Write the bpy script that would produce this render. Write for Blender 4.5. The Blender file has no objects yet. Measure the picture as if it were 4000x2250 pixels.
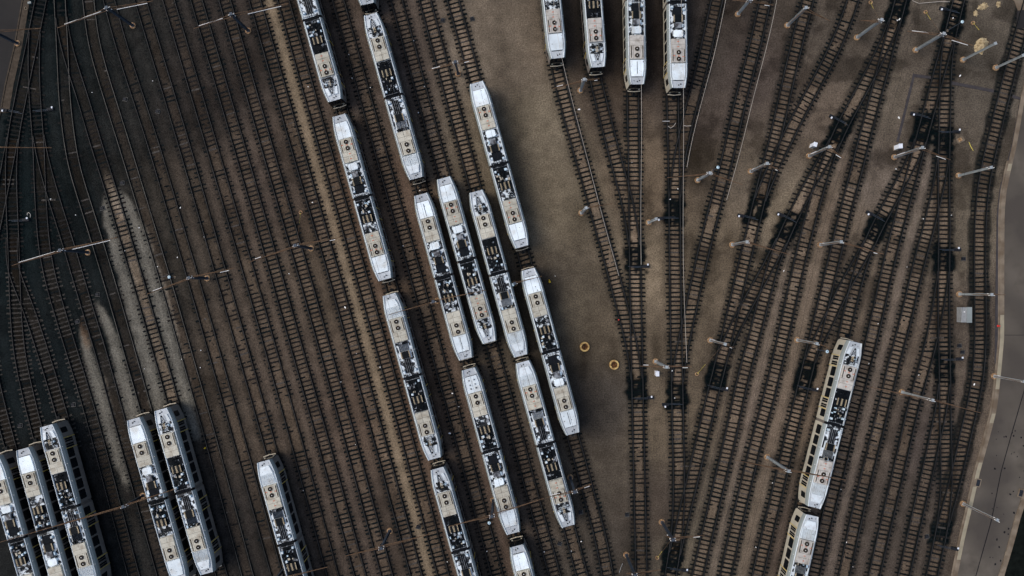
import bpy, math, random
import numpy as np
from mathutils import Vector, Matrix

random.seed(7)
RNG = np.random.RandomState(11)
scene = bpy.context.scene
COL = scene.collection
S = 0.0345            # metres on the ground per photograph pixel (4000 wide)
H = 92.0              # drone height
def W(px, py, z=0.0):
    f = (H - z) / H
    return Vector(((px - 2000) * S * f, (1125 - py) * S * f, z))

# ------------------------------------------------------------------ camera
cam_d = bpy.data.cameras.new("drone_camera")
cam_d.lens = 24.0; cam_d.sensor_width = 36.0
cam_d.clip_start = 0.5; cam_d.clip_end = 6000
cam = bpy.data.objects.new("drone_camera", cam_d); COL.objects.link(cam)
cam.location = (0, 0, H); cam.rotation_euler = (0, 0, 0)
scene.camera = cam
# ------------------------------------------------------------------ light
SUN_EL = math.radians(52)
world = bpy.data.worlds.new("World"); scene.world = world; world.use_nodes = True
wn = world.node_tree; bg = wn.nodes["Background"]
sky = wn.nodes.new("ShaderNodeTexSky"); sky.sky_type = 'NISHITA'; sky.sun_disc = False
sky.sun_elevation = SUN_EL; sky.sun_rotation = math.radians(-80)
sky.air_density = 1.0; sky.dust_density = 4.0; sky.ozone_density = 1.2
wn.links.new(sky.outputs[0], bg.inputs[0]); bg.inputs[1].default_value = 0.128
sd = bpy.data.lights.new("sun", 'SUN'); sd.energy = 0.85; sd.angle = math.radians(38); sd.color = (1.0, 0.95, 0.88)
sun = bpy.data.objects.new("sun", sd); COL.objects.link(sun)
_d = Vector((math.cos(SUN_EL) * -math.cos(math.radians(10)), math.cos(SUN_EL) * math.sin(math.radians(10)), math.sin(SUN_EL)))
sun.rotation_euler = _d.to_track_quat('Z', 'Y').to_euler()
sun.location = (-60, 10, 120)
vs = scene.view_settings
vs.view_transform = 'Standard'; vs.look = 'None'; vs.gamma = 1; vs.use_curve_mapping = False
vs.exposure = 0.4

# ------------------------------------------------------------------ helpers
def lin(c):
    return tuple(((x / 255) / 12.92 if x / 255 <= 0.04045 else ((x / 255 + 0.055) / 1.055) ** 2.4) for x in c)

MATS = {}
def mat(name, col, rough=0.8, metal=0.0, var=0.25, scale=3.0, spots=None, bump=0.0, bscale=20.0, detail=4.0, thr=(0.42, 0.6), oscale=None, spec=None, spots2=None, rnd=0.0):
    m = bpy.data.materials.new(name); m.use_nodes = True
    nt = m.node_tree; b = nt.nodes["Principled BSDF"]
    b.inputs["Roughness"].default_value = rough; b.inputs["Metallic"].default_value = metal
    tc = nt.nodes.new("ShaderNodeTexCoord"); geo = nt.nodes.new("ShaderNodeNewGeometry")
    vec = geo.outputs["Position"]
    if oscale:
        mp = nt.nodes.new("ShaderNodeMapping"); mp.inputs["Scale"].default_value = oscale
        nt.links.new(tc.outputs["Object"], mp.inputs[0]); vec = mp.outputs[0]
    n = nt.nodes.new("ShaderNodeTexNoise"); n.inputs["Scale"].default_value = scale; n.inputs["Detail"].default_value = detail
    nt.links.new(vec, n.inputs["Vector"])
    r = nt.nodes.new("ShaderNodeValToRGB")
    r.color_ramp.elements[0].position = 0.3; r.color_ramp.elements[1].position = 0.7
    lo = [max(0, c * (1 - var)) for c in col]; hi = [min(1, c * (1 + var)) for c in col]
    r.color_ramp.elements[0].color = (*lo, 1); r.color_ramp.elements[1].color = (*hi, 1)
    nt.links.new(n.outputs["Fac"], r.inputs[0])
    out = r.outputs[0]
    if spots:
        scol, sscale = spots
        n2 = nt.nodes.new("ShaderNodeTexNoise"); n2.inputs["Scale"].default_value = sscale; n2.inputs["Detail"].default_value = 5
        nt.links.new(vec, n2.inputs["Vector"])
        r2 = nt.nodes.new("ShaderNodeValToRGB"); r2.color_ramp.elements[0].position = thr[0]; r2.color_ramp.elements[1].position = thr[1]
        nt.links.new(n2.outputs["Fac"], r2.inputs[0])
        mx = nt.nodes.new("ShaderNodeMix"); mx.data_type = 'RGBA'
        nt.links.new(r2.outputs[0], mx.inputs[0]); nt.links.new(out, mx.inputs[6]); mx.inputs[7].default_value = (*scol, 1)
        out = mx.outputs[2]
    if spots2:
        scol, sscale, t0, t1 = spots2
        n2 = nt.nodes.new("ShaderNodeTexNoise"); n2.inputs["Scale"].default_value = sscale; n2.inputs["Detail"].default_value = 3
        nt.links.new(vec, n2.inputs["Vector"])
        r2 = nt.nodes.new("ShaderNodeMapRange"); r2.inputs[1].default_value = t0; r2.inputs[2].default_value = t1
        nt.links.new(n2.outputs["Fac"], r2.inputs[0])
        mx = nt.nodes.new("ShaderNodeMix"); mx.data_type = 'RGBA'
        nt.links.new(r2.outputs[0], mx.inputs[0]); nt.links.new(out, mx.inputs[6]); mx.inputs[7].default_value = (*scol, 1)
        out = mx.outputs[2]
    if rnd > 0:
        oi = nt.nodes.new("ShaderNodeObjectInfo"); rr = nt.nodes.new("ShaderNodeMapRange"); rr.inputs[3].default_value = 1 - rnd; rr.inputs[4].default_value = 1 + rnd * .5
        nt.links.new(oi.outputs["Random"], rr.inputs[0])
        vm_ = nt.nodes.new("ShaderNodeVectorMath"); vm_.operation = 'SCALE'; nt.links.new(out, vm_.inputs[0]); nt.links.new(rr.outputs[0], vm_.inputs["Scale"]); out = vm_.outputs[0]
    b.inputs["Specular IOR Level"].default_value = spec if spec is not None else (0.06 if max(col) < 0.15 else 0.3)
    nt.links.new(out, b.inputs["Base Color"])
    if bump > 0:
        n3 = nt.nodes.new("ShaderNodeTexNoise"); n3.inputs["Scale"].default_value = bscale; n3.inputs["Detail"].default_value = 3
        nt.links.new(vec, n3.inputs["Vector"])
        bp = nt.nodes.new("ShaderNodeBump"); bp.inputs["Strength"].default_value = bump; bp.inputs["Distance"].default_value = 0.05
        nt.links.new(n3.outputs["Fac"], bp.inputs["Height"]); nt.links.new(bp.outputs[0], b.inputs["Normal"])
    MATS[name] = m
    return m

mat('rail_side', (0.006, 0.0075, 0.008), 0.7, 0.0, 0.4, 1.5)
mat('rail_top', (0.032, 0.032, 0.032), 0.55, 0.2, 0.35, 0.25)
mat('rail_bright', (0.055, 0.055, 0.052), 0.5, 0.3, 0.3, 0.3)
mat('tie_dark', (0.0050, 0.0072, 0.0080), 0.9, 0, 0.5, 2.5, bump=0.4)
mat('tie_brown', (0.0125, 0.0118, 0.0112), 0.9, 0, 0.5, 2.5, bump=0.4)
mat('tie_pale', (0.036, 0.033, 0.029), 0.9, 0, 0.6, 4.0, bump=0.4)
mat('tie_grey', (0.055, 0.050, 0.045), 0.9, 0, 0.5, 5.0, bump=0.4)
mat('tie_black', (0.0018, 0.0030, 0.0038), 0.6, 0, 0.5, 2.5)
mat('steel_pole', (0.34, 0.375, 0.385), 0.5, 0.3, 0.2, 1.5)
mat('steel_dark', (0.06, 0.075, 0.095), 0.5, 0.3, 0.2, 1.5)
mat('rust_arm', (0.12, 0.075, 0.045), 0.8, 0.0, 0.35, 2.0)
mat('arm_white', (0.72, 0.72, 0.70), 0.5, 0.0, 0.1, 2.0)
mat('footing', (0.36, 0.235, 0.125), 0.9, 0, 0.3, 6.0, spots=((0.16, 0.09, 0.045), 5.0))
mat('insulator', (0.75, 0.75, 0.72), 0.3, 0, 0.1)
mat('pale_cable_wire_sheen', (0.50, 0.46, 0.40), 0.5, 0.0, 0.15, 0.3)  # colour of pale cables; on contact wires it paints in their sheen
mat('wire_dark', (0.02, 0.018, 0.016), 0.6, 0.0, 0.2)
mat('wire_yellow', (0.55, 0.48, 0.08), 0.6, 0.0, 0.2)
mat('tram_white', (0.62, 0.69, 0.72), 0.38, 0, 0.08, 1.2, spots=((0.42, 0.43, 0.44), 1.6), thr=(0.5, 0.85), rnd=.15, spots2=((.03, .035, .04), 5.0, .68, .74))
mat('tram_nose', (0.42, 0.46, 0.49), 0.5, 0, 0.1, 1.0, rnd=.2, spots2=((.04, .045, .05), 4.0, .62, .7))
mat('tram_panel', (0.70, 0.79, 0.83), 0.4, 0, 0.10, 1.0, spots=((0.42, 0.39, 0.33), 0.9), thr=(0.5, 0.9), rnd=.2, spots2=((.05, .05, .05), 3.5, .67, .73))
mat('tram_cove', (0.22, 0.25, 0.245), 0.55, 0, 0.08, 0.8)
mat('tram_wall_grey', (0.150, 0.134, 0.118), 0.7, 0, 0.15, 0.7)  # tram wall darkened in colour, as on sides turned from the sun
mat('tram_wall_cream', (0.42, 0.39, 0.31), 0.5, 0, 0.15, 0.7)  # same tram walls with the sunlit tone put into the colour
mat('deck_grime', (0.60, 0.67, 0.71), 0.6, 0, 0.2, 3.0, spots=((0.008, 0.011, 0.014), 1.9), thr=(0.46, 0.52), detail=6)
mat('deck_dark', (0.005, 0.007, 0.009), 0.7, 0, 0.5, 3.0, spots=((0.30, 0.33, 0.36), 2.4), thr=(0.62, 0.68), detail=6)
mat('deck_mat', (0.008, 0.010, 0.013), 0.8, 0, 0.3, 3.0)
mat('ac_tan', (0.46, 0.445, 0.37), 0.7, 0, 0.10, 2.0, spots=((0.28, 0.24, 0.18), 1.3), thr=(0.48, 0.75), rnd=.15, spots2=((.07, .055, .04), 1.1, .64, .85))
mat('ac_grey', (0.46, 0.44, 0.40), 0.7, 0, 0.10, 2.0, spots=((0.26, 0.235, 0.20), 1.3), thr=(0.48, 0.75), rnd=.12, spots2=((.07, .055, .04), 1.1, .64, .85))
mat('slot_dark', (0.06, 0.052, 0.042), 0.8, 0, 0.3)
mat('fan_dark', (0.035, 0.028, 0.022), 0.6, 0, 0.4, 9.0)
mat('brass_frame', (0.46, 0.38, 0.25), 0.55, 0.1, 0.2, 4.0)
mat('equip_black', (0.005, 0.007, 0.009), 0.5, 0.0, 0.4, 4.0)
mat('equip_grey', (0.22, 0.24, 0.26), 0.5, 0.0, 0.3, 3.0, spots=((0.04, 0.04, 0.045), 2.5))
mat('equip_pale', (0.42, 0.55, 0.64), 0.4, 0.0, 0.15, 4.0)
mat('equip_tan', (0.40, 0.36, 0.28), 0.6, 0.0, 0.2, 4.0)
mat('orange_mark', (0.52, 0.14, 0.07), 0.7, 0.0, 0.2)
mat('glass_dark', (0.006, 0.008, 0.010), 0.12, 0.0, 0.3, spec=0.2)
mat('yellow_paint', (0.50, 0.36, 0.06), 0.5, 0.0, 0.2, 2.0)
mat('rubber', (0.018, 0.018, 0.02), 0.8, 0, 0.3)
mat('lamp_glass', (0.7, 0.68, 0.55), 0.2)
mat('asphalt', (0.098, 0.086, 0.071), 0.9, 0, 0.22, 0.6, spots=((0.066, 0.058, 0.050), 0.15), bump=0.3, bscale=12)
mat('asphalt_dark', (0.024, 0.023, 0.023), 0.9, 0, 0.15, 0.5, spots=((0.032, 0.030, 0.028), 0.10), bump=0.3, bscale=12)
mat('tar', (0.008, 0.008, 0.010), 0.6)
mat('concrete', (0.18, 0.145, 0.105), 0.9, 0, 0.2, 1.0, spots=((0.12, 0.09, 0.06), 0.6), bump=0.2)
mat('concrete_pale', (0.27, 0.24, 0.17), 0.9, 0, 0.15, 1.0)
mat('trench_fill', (0.050, 0.046, 0.048), 0.9, 0, 0.25, 1.2, bump=0.5)
mat('sand', (0.42, 0.33, 0.19), 0.95, 0, 0.2, 2.5, spots=((0.20, 0.15, 0.08), 3.0), bump=0.8, bscale=4)
mat('lawn', (0.0045, 0.0060, 0.0050), 0.95, 0, 0.5, 1.5, bump=0.8, bscale=8)
mat('box_dark', (0.018, 0.020, 0.024), 0.5, 0, 0.4, 4.0)
mat('verge', (0.060, 0.048, 0.036), 0.95, 0, 0.3, 2.0, bump=.4)
mat('box_rim', (0.075, 0.075, 0.07), 0.7, 0, 0.4, 4.0)
mat('cabinet_white', (0.66, 0.70, 0.76), 0.5, 0, 0.1)
mat('cabinet_grey', (0.24, 0.25, 0.25), 0.6, 0, 0.12)
mat('ring_yellow', (0.50, 0.36, 0.14), 0.8, 0, 0.25, 4.0, spots=((0.30, 0.17, 0.06), 3.0))
mat('ring_rust', (0.13, 0.06, 0.025), 0.9, 0, 0.5, 5.0, spots=((0.03, 0.02, 0.012), 3.0))
mat('litter_white', (0.78, 0.78, 0.76), 0.8)
mat('litter_yellow', (0.75, 0.48, 0.03), 0.7)
mat('litter_red', (0.5, 0.04, 0.03), 0.7)
mat('dish_blue', (0.50, 0.66, 0.74), 0.25, 0.0, 0.15, 8.0)

class MB:
    def __init__(s): s.v = []; s.f = []; s.m = []; s.mats = []
    def mi(s, name):
        if name not in s.mats: s.mats.append(name)
        return s.mats.index(name)
    def add(s, vs_, fs, m):
        o = len(s.v); i = s.mi(m)
        s.v += [tuple(v) for v in vs_]; s.f += [tuple(o + k for k in f) for f in fs]; s.m += [i] * len(fs)
        return s
    def box(s, x0, x1, y0, y1, z0, z1, m, ch=0.0, top=None):
        # vertical prism with optionally chamfered corners in plan; top: inset of the upper face
        if ch <= 0: pl = [(x0, y0), (x1, y0), (x1, y1), (x0, y1)]
        else: pl = [(x0 + ch, y0), (x1 - ch, y0), (x1, y0 + ch), (x1, y1 - ch), (x1 - ch, y1), (x0 + ch, y1), (x0, y1 - ch), (x0, y0 + ch)]
        n = len(pl); cx = (x0 + x1) / 2; cy = (y0 + y1) / 2
        if top is None: top = 0
        kx = 1 - 2 * top / max(1e-6, (x1 - x0)); ky = 1 - 2 * top / max(1e-6, (y1 - y0))
        vs_ = [(x, y, z0) for x, y in pl] + [(cx + (x - cx) * kx, cy + (y - cy) * ky, z1) for x, y in pl]
        fs = [tuple(range(n - 1, -1, -1)), tuple(range(n, 2 * n))] + [(i, (i + 1) % n, n + (i + 1) % n, n + i) for i in range(n)]
        return s.add(vs_, fs, m)
    def poly(s, pts, z0, z1, m):
        n = len(pts); ar = sum(pts[i][0] * pts[(i + 1) % n][1] - pts[(i + 1) % n][0] * pts[i][1] for i in range(n))
        if ar < 0: pts = pts[::-1]
        vs_ = [(x, y, z0) for x, y in pts] + [(x, y, z1) for x, y in pts]
        fs = [tuple(range(n - 1, -1, -1)), tuple(range(n, 2 * n))] + [(i, (i + 1) % n, n + (i + 1) % n, n + i) for i in range(n)]
        return s.add(vs_, fs, m)
    def cyl(s, x, y, z0, z1, r, m, n=14, r2=None):
        r2 = r if r2 is None else r2
        a = [2 * math.pi * i / n for i in range(n)]
        vs_ = [(x + r * math.cos(t), y + r * math.sin(t), z0) for t in a] + [(x + r2 * math.cos(t), y + r2 * math.sin(t), z1) for t in a]
        fs = [tuple(range(n - 1, -1, -1)), tuple(range(n, 2 * n))] + [(i, (i + 1) % n, n + (i + 1) % n, n + i) for i in range(n)]
        return s.add(vs_, fs, m)
    def ring(s, x, y, z0, z1, ri, ro, m, n=20, wob=0.0):
        rr = [(1 + wob * random.uniform(-1, 1)) for _ in range(n)]
        vs_ = []
        for (r, z) in ((ro, z0), (ro, z1), (ri, z1), (ri, z0)):
            for i in range(n):
                t = 2 * math.pi * i / n
                q = r * (rr[i] if r == ri else 1)
                vs_.append((x + q * math.cos(t), y + q * math.sin(t), z))
        fs = []
        for k in range(4):
            a = k * n; b = ((k + 1) % 4) * n
            for i in range(n): j = (i + 1) % n; fs.append((a + i, a + j, b + j, b + i))
        return s.add(vs_, fs, m)
    def tube(s, p0, p1, r, m, n=5, r2=None):
        p0 = Vector(p0); p1 = Vector(p1); d = (p1 - p0)
        if d.length < 1e-6: return s
        q = d.to_track_quat('Z', 'Y').to_matrix(); r2 = r if r2 is None else r2
        vs_ = []
        for p, rr in ((p0, r), (p1, r2)):
            for i in range(n):
                t = 2 * math.pi * i / n
                vs_.append(p + q @ Vector((rr * math.cos(t), rr * math.sin(t), 0)))
        fs = [tuple(range(n - 1, -1, -1)), tuple(range(n, 2 * n))] + [(i, (i + 1) % n, n + (i + 1) % n, n + i) for i in range(n)]
        return s.add(vs_, fs, m)
    def path(s, pts, r, m, n=5):
        for a, b in zip(pts[:-1], pts[1:]): s.tube(a, b, r, m, n)
        return s
    def mesh(s, name):
        me = bpy.data.meshes.new(name); me.from_pydata(s.v, [], s.f)
        for n in s.mats: me.materials.append(MATS[n])
        me.polygons.foreach_set('material_index', s.m); me.update()
        return me
def obj(name, me, parent=None, loc=(0, 0, 0), rz=0.0):
    o = bpy.data.objects.new(name, me); COL.objects.link(o)
    o.location = loc; o.rotation_euler = (0, 0, rz)
    if parent: o.parent = parent
    return o
def thing(name, label, cat, loc=(0, 0, 0), rz=0, group=None, me=None):
    o = bpy.data.objects.new(name, me); COL.objects.link(o)
    o.location = loc; o.rotation_euler = (0, 0, rz)
    o['label'] = label; o['category'] = cat
    if group: o['group'] = group
    return o
def struct(name, me, kind='structure'):
    o = bpy.data.objects.new(name, me); COL.objects.link(o); o['kind'] = kind
    return o

# ------------------------------------------------------------------ tracks (photo pixels of the centre line)
STEP = 10.0
YG = np.arange(-400, 2661, STEP)
def smooth(x, sig):
    k = int(3 * sig / STEP); g = np.exp(-0.5 * (np.arange(-k, k + 1) * STEP / sig) ** 2); g /= g.sum()
    l = x[0] - (np.arange(k, 0, -1)) * (x[1] - x[0]); r = x[-1] + np.arange(1, k + 1) * (x[-1] - x[-2])
    return np.convolve(np.concatenate([l, x, r]), g, 'valid')
TR = {}
ORDER = []
def track(key, pts, label, short, bury=0.0, sig=70, merge_top=None, merge_bot=None, wire=None, black=(), bright=False):
    ys = np.array([p[1] for p in pts], float); xs = np.array([p[0] for p in pts], float)
    x = np.interp(YG, ys, xs)
    n0 = min(2, len(pts) - 1)
    s0 = (xs[n0] - xs[0]) / (ys[n0] - ys[0]); s1 = (xs[-1] - xs[-1 - n0]) / (ys[-1] - ys[-1 - n0])
    x = np.where(YG < ys[0], xs[0] + (YG - ys[0]) * s0, x)
    x = np.where(YG > ys[-1], xs[-1] + (YG - ys[-1]) * s1, x)
    y0, y1 = YG[0], YG[-1]
    if merge_top: mt, ym = merge_top; x = np.where(YG < ym, TR[mt]['x'], x)
    if merge_bot: mb, yb = merge_bot; x = np.where(YG > yb, TR[mb]['x'], x)
    x = smooth(x, sig)
    valid = np.ones(len(YG), bool)
    if merge_top:
        d = np.abs(x - TR[mt]['x']); idx = np.where((d > 3.0) & (YG > ym - 80))[0][0]; valid[:idx] = False
    if merge_bot:
        d = np.abs(x - TR[mb]['x']); idx = np.where((d > 3.0) & (YG < yb + 80))[0][-1]; valid[idx + 1:] = False
    v = np.where(valid)[0]
    TR[key] = dict(x=x, a=v[0], b=v[-1], label=label, short=short, bury=bury, mains=[m[0] for m in (merge_top, merge_bot) if m],
                   wire=wire, black=black, bright=bright)
    ORDER.append(key)
def tx(key, py): return float(np.interp(py, YG, TR[key]['x']))
def tang(key, py):
    dx = (tx(key, py + 15) - tx(key, py - 15)) / 30.0
    return Vector((dx, -1.0, 0)).normalized()      # world direction when moving DOWN the photo

track('T0b', [(163, 0), (143, 101), (122, 202), (91, 350), (48, 562), (46, 717), (51, 834), (58, 989), (61, 1125), (68, 1280), (80, 1397), (106, 1513), (129, 1611), (150, 1688), (305, 2250)],
      'long track nearest the left road, swinging under the second tram from the left edge', 'the track nearest the left road', 0.15, black=((0, 60), (440, 540), (850, 900)))
track('T0a', [(139, 117), (134, 194), (137, 350), (145, 466), (156, 562), (158, 717), (166, 834), (172, 950), (185, 1028), (208, 1125), (243, 1242), (270, 1330), (298, 1420), (322, 1498), (350, 1591), (377, 1688), (526, 2250)],
      'track from the upper left switch, passing just right of the three left trams', 'the track right of the three left trams', 0.3, merge_top=('T0b', 60), black=((0, 60), (430, 520)))
track('T0b1', [(48, 562), (27, 679), (3, 795), (-40, 1000), (-52, 1250), (-35, 1420), (-22, 1491), (28, 1688), (190, 2250)],
      'siding curving out of the left edge and back under the leftmost tram', 'the leftmost siding', 0.0, merge_top=('T0b', 500))
track('T0b3', [(62, 1090), (92, 1130), (113, 1203), (145, 1292), (177, 1397), (209, 1494), (247, 1630), (265, 1688), (420, 2250)],
      'short branch fanning out of the lower left switch under the third tram', 'the branch under the third tram', 0.1, merge_top=('T0b', 1000))
track('T0a2', [(156, 562), (165, 601), (188, 690), (219, 795), (258, 912), (287, 1009), (320, 1125), (406, 1406), (482, 1688), (640, 2250)],
      'branch track between the two lower strips of pale gravel at left', 'the track between the lower pale gravel strips', 0.5, merge_top=('T0a', 540), black=())
track('T1', [(237, 0), (243, 120), (248, 200), (251, 290), (255, 400), (276, 562), (291, 659), (322, 748), (367, 892), (399, 997), (438, 1125), (598, 1688), (758, 2250)],
      'track with shiny railheads running down under the fourth tram from the left', 'the track under the fourth tram from the left', 0.6, bright=True, black=((0, 70),))
track('T1b', [(237, 0), (243, 100), (262, 186), (288, 272), (329, 388), (377, 562), (431, 725), (482, 896), (520, 1028), (550, 1125), (679, 1572), (709, 1688), (869, 2250)],
      'track half buried by the tall pale gravel strip, ending under the fifth tram', 'the track along the pale gravel strip', 0.45, merge_top=('T1', 60))
left = [('T2', [(350, 0), (358, 120), (380, 220), (420, 350), (487, 562), (657, 1125), (818, 1687), (970, 2250)], 'first unbroken track right of the pale gravel strips, rusty fill between its rails'),
        ('T3', [(429, 0), (458, 120), (495, 240), (601, 562), (767, 1125), (927, 1687), (1085, 2250)], 'second track right of the pale gravel strips, its sleepers mostly buried'),
        ('T4', [(550, 0), (720, 562), (881, 1125), (1041, 1687), (1198, 2250)], 'track that leads down to the lone tram with a ribbed roof end'),
        ('T5', [(660, 0), (826, 562), (991, 1125), (1149, 1687), (1302, 2250)], 'track next to the right of the lone lower tram'),
        ('T6', [(769, 0), (933, 562), (1094, 1125), (1253, 1687), (1409, 2250)], 'buried track second to the right of the lone lower tram'),
        ('T7', [(879, 0), (1040, 562), (1203, 1125), (1360, 1687), (1513, 2250)], 'brown track third to the right of the lone lower tram'),
        ('T8', [(996, 0), (1156, 562), (1320, 1125), (1474, 1687), (1628, 2250)], 'track along the left side of the long tan gravel strip'),
        ('T9', [(1107, 0), (1264, 562), (1425, 1125), (1583, 1687), (1733, 2250)], 'track between the tan gravel strip and the line of four trams')]
bur = {'T2': .6, 'T3': .6, 'T4': .55, 'T5': .5, 'T6': .35, 'T7': .15, 'T8': .0, 'T9': .0}
shorts = {'T2': 'the first track right of the pale gravel', 'T3': 'the second track right of the pale gravel', 'T4': 'the track of the lone lower tram', 'T5': 'the track right of the lone lower tram',
          'T6': 'the second track right of the lone tram', 'T7': 'the third track right of the lone tram', 'T8': 'the track left of the tan strip', 'T9': 'the track right of the tan strip'}
for k, p, l in left: track(k, p, l, shorts[k], bur[k], bright=(k in ('T2',)))
track('T10', [(1216, 0), (1334, 420), (1532, 1125), (1717, 1796), (1845, 2250)], 'track under the leftmost column of four long trams', 'the track of the four-tram column', 0.05, wire='dark')
track('T11', [(1321, 0), (1478, 562), (1638, 1125), (1793, 1687), (1944, 2250)], 'empty track with bold dark sleepers between two columns of trams', 'the empty track between tram columns', 0.0, wire='dark')
track('T12', [(1441, 0), (1452, 39), (1644, 725), (1831, 1409), (2018, 2095), (2062, 2250)], 'track under the second tram column, from the top edge to the bottom edge', 'the track of the second tram column', 0.0, wire='dark')
track('T13', [(1549, 0), (1701, 562), (1734, 679), (1917, 1335), (2015, 1687), (2085, 1951), (2168, 2250)], 'track under the single tram in the middle of the yard', 'the track of the middle single tram', 0.0, wire='dark')
track('T14', [(1660, 0), (1810, 562), (1857, 733), (2037, 1393), (2223, 2060), (2274, 2250)], 'track under the two trams whose pantographs face outwards', 'the track of the pantograph pair', 0.0, wire='dark')
track('T15', [(1769, 0), (1855, 311), (2043, 989), (2233, 1687), (2287, 1881), (2311, 1974), (2334, 2052), (2358, 2153), (2373, 2250)], 'rightmost of the slanting tram tracks, beside the wide open gravel', 'the track beside the open gravel', 0.0, wire='dark')
track('R3', [(2465, 39), (2471, 369), (2475, 562), (2478, 800), (2482, 1125), (2486, 1358), (2493, 1687), (2505, 2250)], 'upright track below the third tram at the top edge', 'the upright track of the third top tram', 0.0, wire='pale', black=((962, 1050), (1475, 1564)))
track('R1', [(2151, 39), (2158, 180), (2174, 260), (2190, 338), (2210, 408), (2235, 505), (2253, 562), (2319, 795), (2351, 912), (2386, 1028), (2409, 1125), (2430, 1203), (2452, 1280), (2470, 1358), (2483, 1436)],
      'curved track running down from the first tram at the top edge', 'the curved track of the first top tram', 0.0, merge_bot=('R3', 1470), wire='pale')
track('R2', [(2304, 39), (2306, 220), (2326, 319), (2345, 388), (2364, 466), (2388, 562), (2416, 667), (2442, 756), (2462, 842), (2473, 912)],
      'short curved track below the second tram at the top edge', 'the short track of the second top tram', 0.05, merge_bot=('R3', 960), wire='dark')
track('R4', [(2622, 39), (2626, 388), (2630, 562), (2634, 795), (2637, 1125), (2643, 1436), (2647, 1687), (2652, 1842), (2651, 1998), (2642, 2114), (2617, 2250)], 'upright track below the fourth tram at the top edge', 'the upright track of the fourth top tram', 0.0, wire='pale', black=((776, 873), (1502, 1590), (2130, 2230)))
track('R5', [(2800, 0), (2761, 175), (2732, 303), (2707, 388), (2686, 466), (2664, 562), (2649, 640), (2639, 717)], 'slanting branch just right of the fourth top tram, joining at the upper black switch', 'the slanting branch right of the top trams', 0.0, merge_bot=('R4', 770), wire='pale')
track('R6', [(2987, 0), (2955, 155), (2920, 287), (2882, 427), (2854, 562), (2819, 710), (2794, 795), (2769, 896), (2742, 1001), (2715, 1125), (2695, 1222), (2673, 1319), (2657, 1397), (2650, 1436)], 'long branch with brown fill, second right of the top trams', 'the second branch right of the top trams', 0.0, merge_bot=('R4', 1490), wire='pale')
track('R7', [(3155, 0), (3105, 194), (3074, 330), (3048, 447), (3023, 562), (2992, 667), (2967, 772), (2945, 869), (2919, 970), (2883, 1125), (2856, 1242), (2835, 1327), (2814, 1420), (2789, 1513), (2748, 1687), (2724, 1784), (2702, 1881), (2682, 1959), (2661, 2056)], 'long diagonal track passing two black switches and merging at the bottom', 'the long diagonal with two switches', 0.0, merge_bot=('R4', 2125), wire='dark', black=((772, 869), (1424, 1521)))
track('R7b', [(3330, 0), (3308, 78), (3273, 163), (3225, 260), (3181, 338), (3137, 416), (3100, 486), (3064, 562), (3014, 667), (2972, 755)], 'sweeping curved branch from the top right that joins the long diagonal', 'the sweeping curved branch', 0.0, merge_bot=('R7', 790), wire=None)
track('R9', [(3517, 0), (3487, 109), (3463, 210), (3442, 287), (3416, 388), (3369, 562), (3347, 659), (3319, 756), (3294, 849), (3274, 935), (3255, 1020), (3228, 1125), (3201, 1242), (3172, 1358), (3145, 1475), (3125, 1552), (3092, 1687), (3059, 1819), (3027, 1959), (2998, 2076), (2958, 2250)],
      'gently bending track starting at the black switch on the top edge', 'the bending track from the top switch', 0.0, wire='dark', black=((-30, 90), (1420, 1530)))
track('R8', [(3488, 97), (3447, 194), (3394, 299), (3335, 408), (3293, 478), (3255, 562), (3212, 679), (3188, 764), (3169, 834), (3150, 912), (3129, 989), (3100, 1125), (3073, 1242), (3048, 1366), (3020, 1475), (2995, 1591), (2962, 1687), (2894, 1968), (2833, 2250)],
      'branch leaving the top edge switch to the left and running to the bottom edge', 'the branch left of the top switch', 0.0, merge_top=('R9', 30), wire='dark', black=((458, 560),))
track('R8a', [(3255, 562), (3210, 640), (3155, 729), (3113, 811), (3091, 857), (3060, 923), (3028, 997), (2993, 1125), (2945, 1319), (2910, 1440), (2884, 1550), (2857, 1687), (2789, 1968), (2723, 2250)],
      'track through the black switch beside the small square cabinet', 'the track below the left square cabinet', 0.0, merge_top=('R8', 520), wire='dark', black=((845, 935),))
track('R8c', [(3060, 923), (3028, 985), (2992, 1060), (2952, 1125), (2910, 1203), (2870, 1280), (2840, 1345)], 'short crossover link between two diagonal tracks at centre right', 'the short crossover link', 0.0, merge_top=('R8a', 900), merge_bot=('R7', 1390), sig=45)
track('R12', [(3742, 0), (3717, 105), (3698, 167), (3690, 272), (3689, 388), (3686, 562), (3682, 679), (3685, 795), (3686, 950), (3683, 1125), (3684, 1300), (3688, 1420), (3688, 1513), (3690, 1687), (3695, 1804), (3695, 1920), (3688, 1998), (3676, 2080), (3668, 2107), (3637, 2250)],
      'upright track of black switches near the right road', 'the upright switch track', 0.0, wire=None, black=((25, 130), (510, 590), (962, 1055), (1389, 1486)))
track('R11', [(3742, 0), (3717, 105), (3680, 233), (3648, 350), (3629, 427), (3590, 562), (3576, 630), (3556, 698), (3529, 795), (3505, 892), (3478, 989), (3448, 1125), (3422, 1242), (3395, 1358), (3365, 1475), (3339, 1572), (3310, 1687), (3284, 1804), (3250, 1940), (3225, 2037), (3177, 2250)],
      'slanting track just right of the lower right trams', 'the track right of the lower right trams', 0.0, merge_top=('R12', 60), wire='dark', black=((445, 550),))
track('R11a', [(3567, 620), (3538, 679), (3500, 748), (3466, 807), (3433, 865), (3400, 935), (3374, 989), (3336, 1125), (3321, 1203), (3305, 1261), (3295, 1310), (3271, 1425), (3220, 1610), (3164, 1817), (3106, 2080), (3066, 2250)],
      'track that ends up under the two lower right trams', 'the track of the two lower right trams', 0.0, merge_top=('R11', 570), wire='dark', black=((845, 935),))
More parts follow.
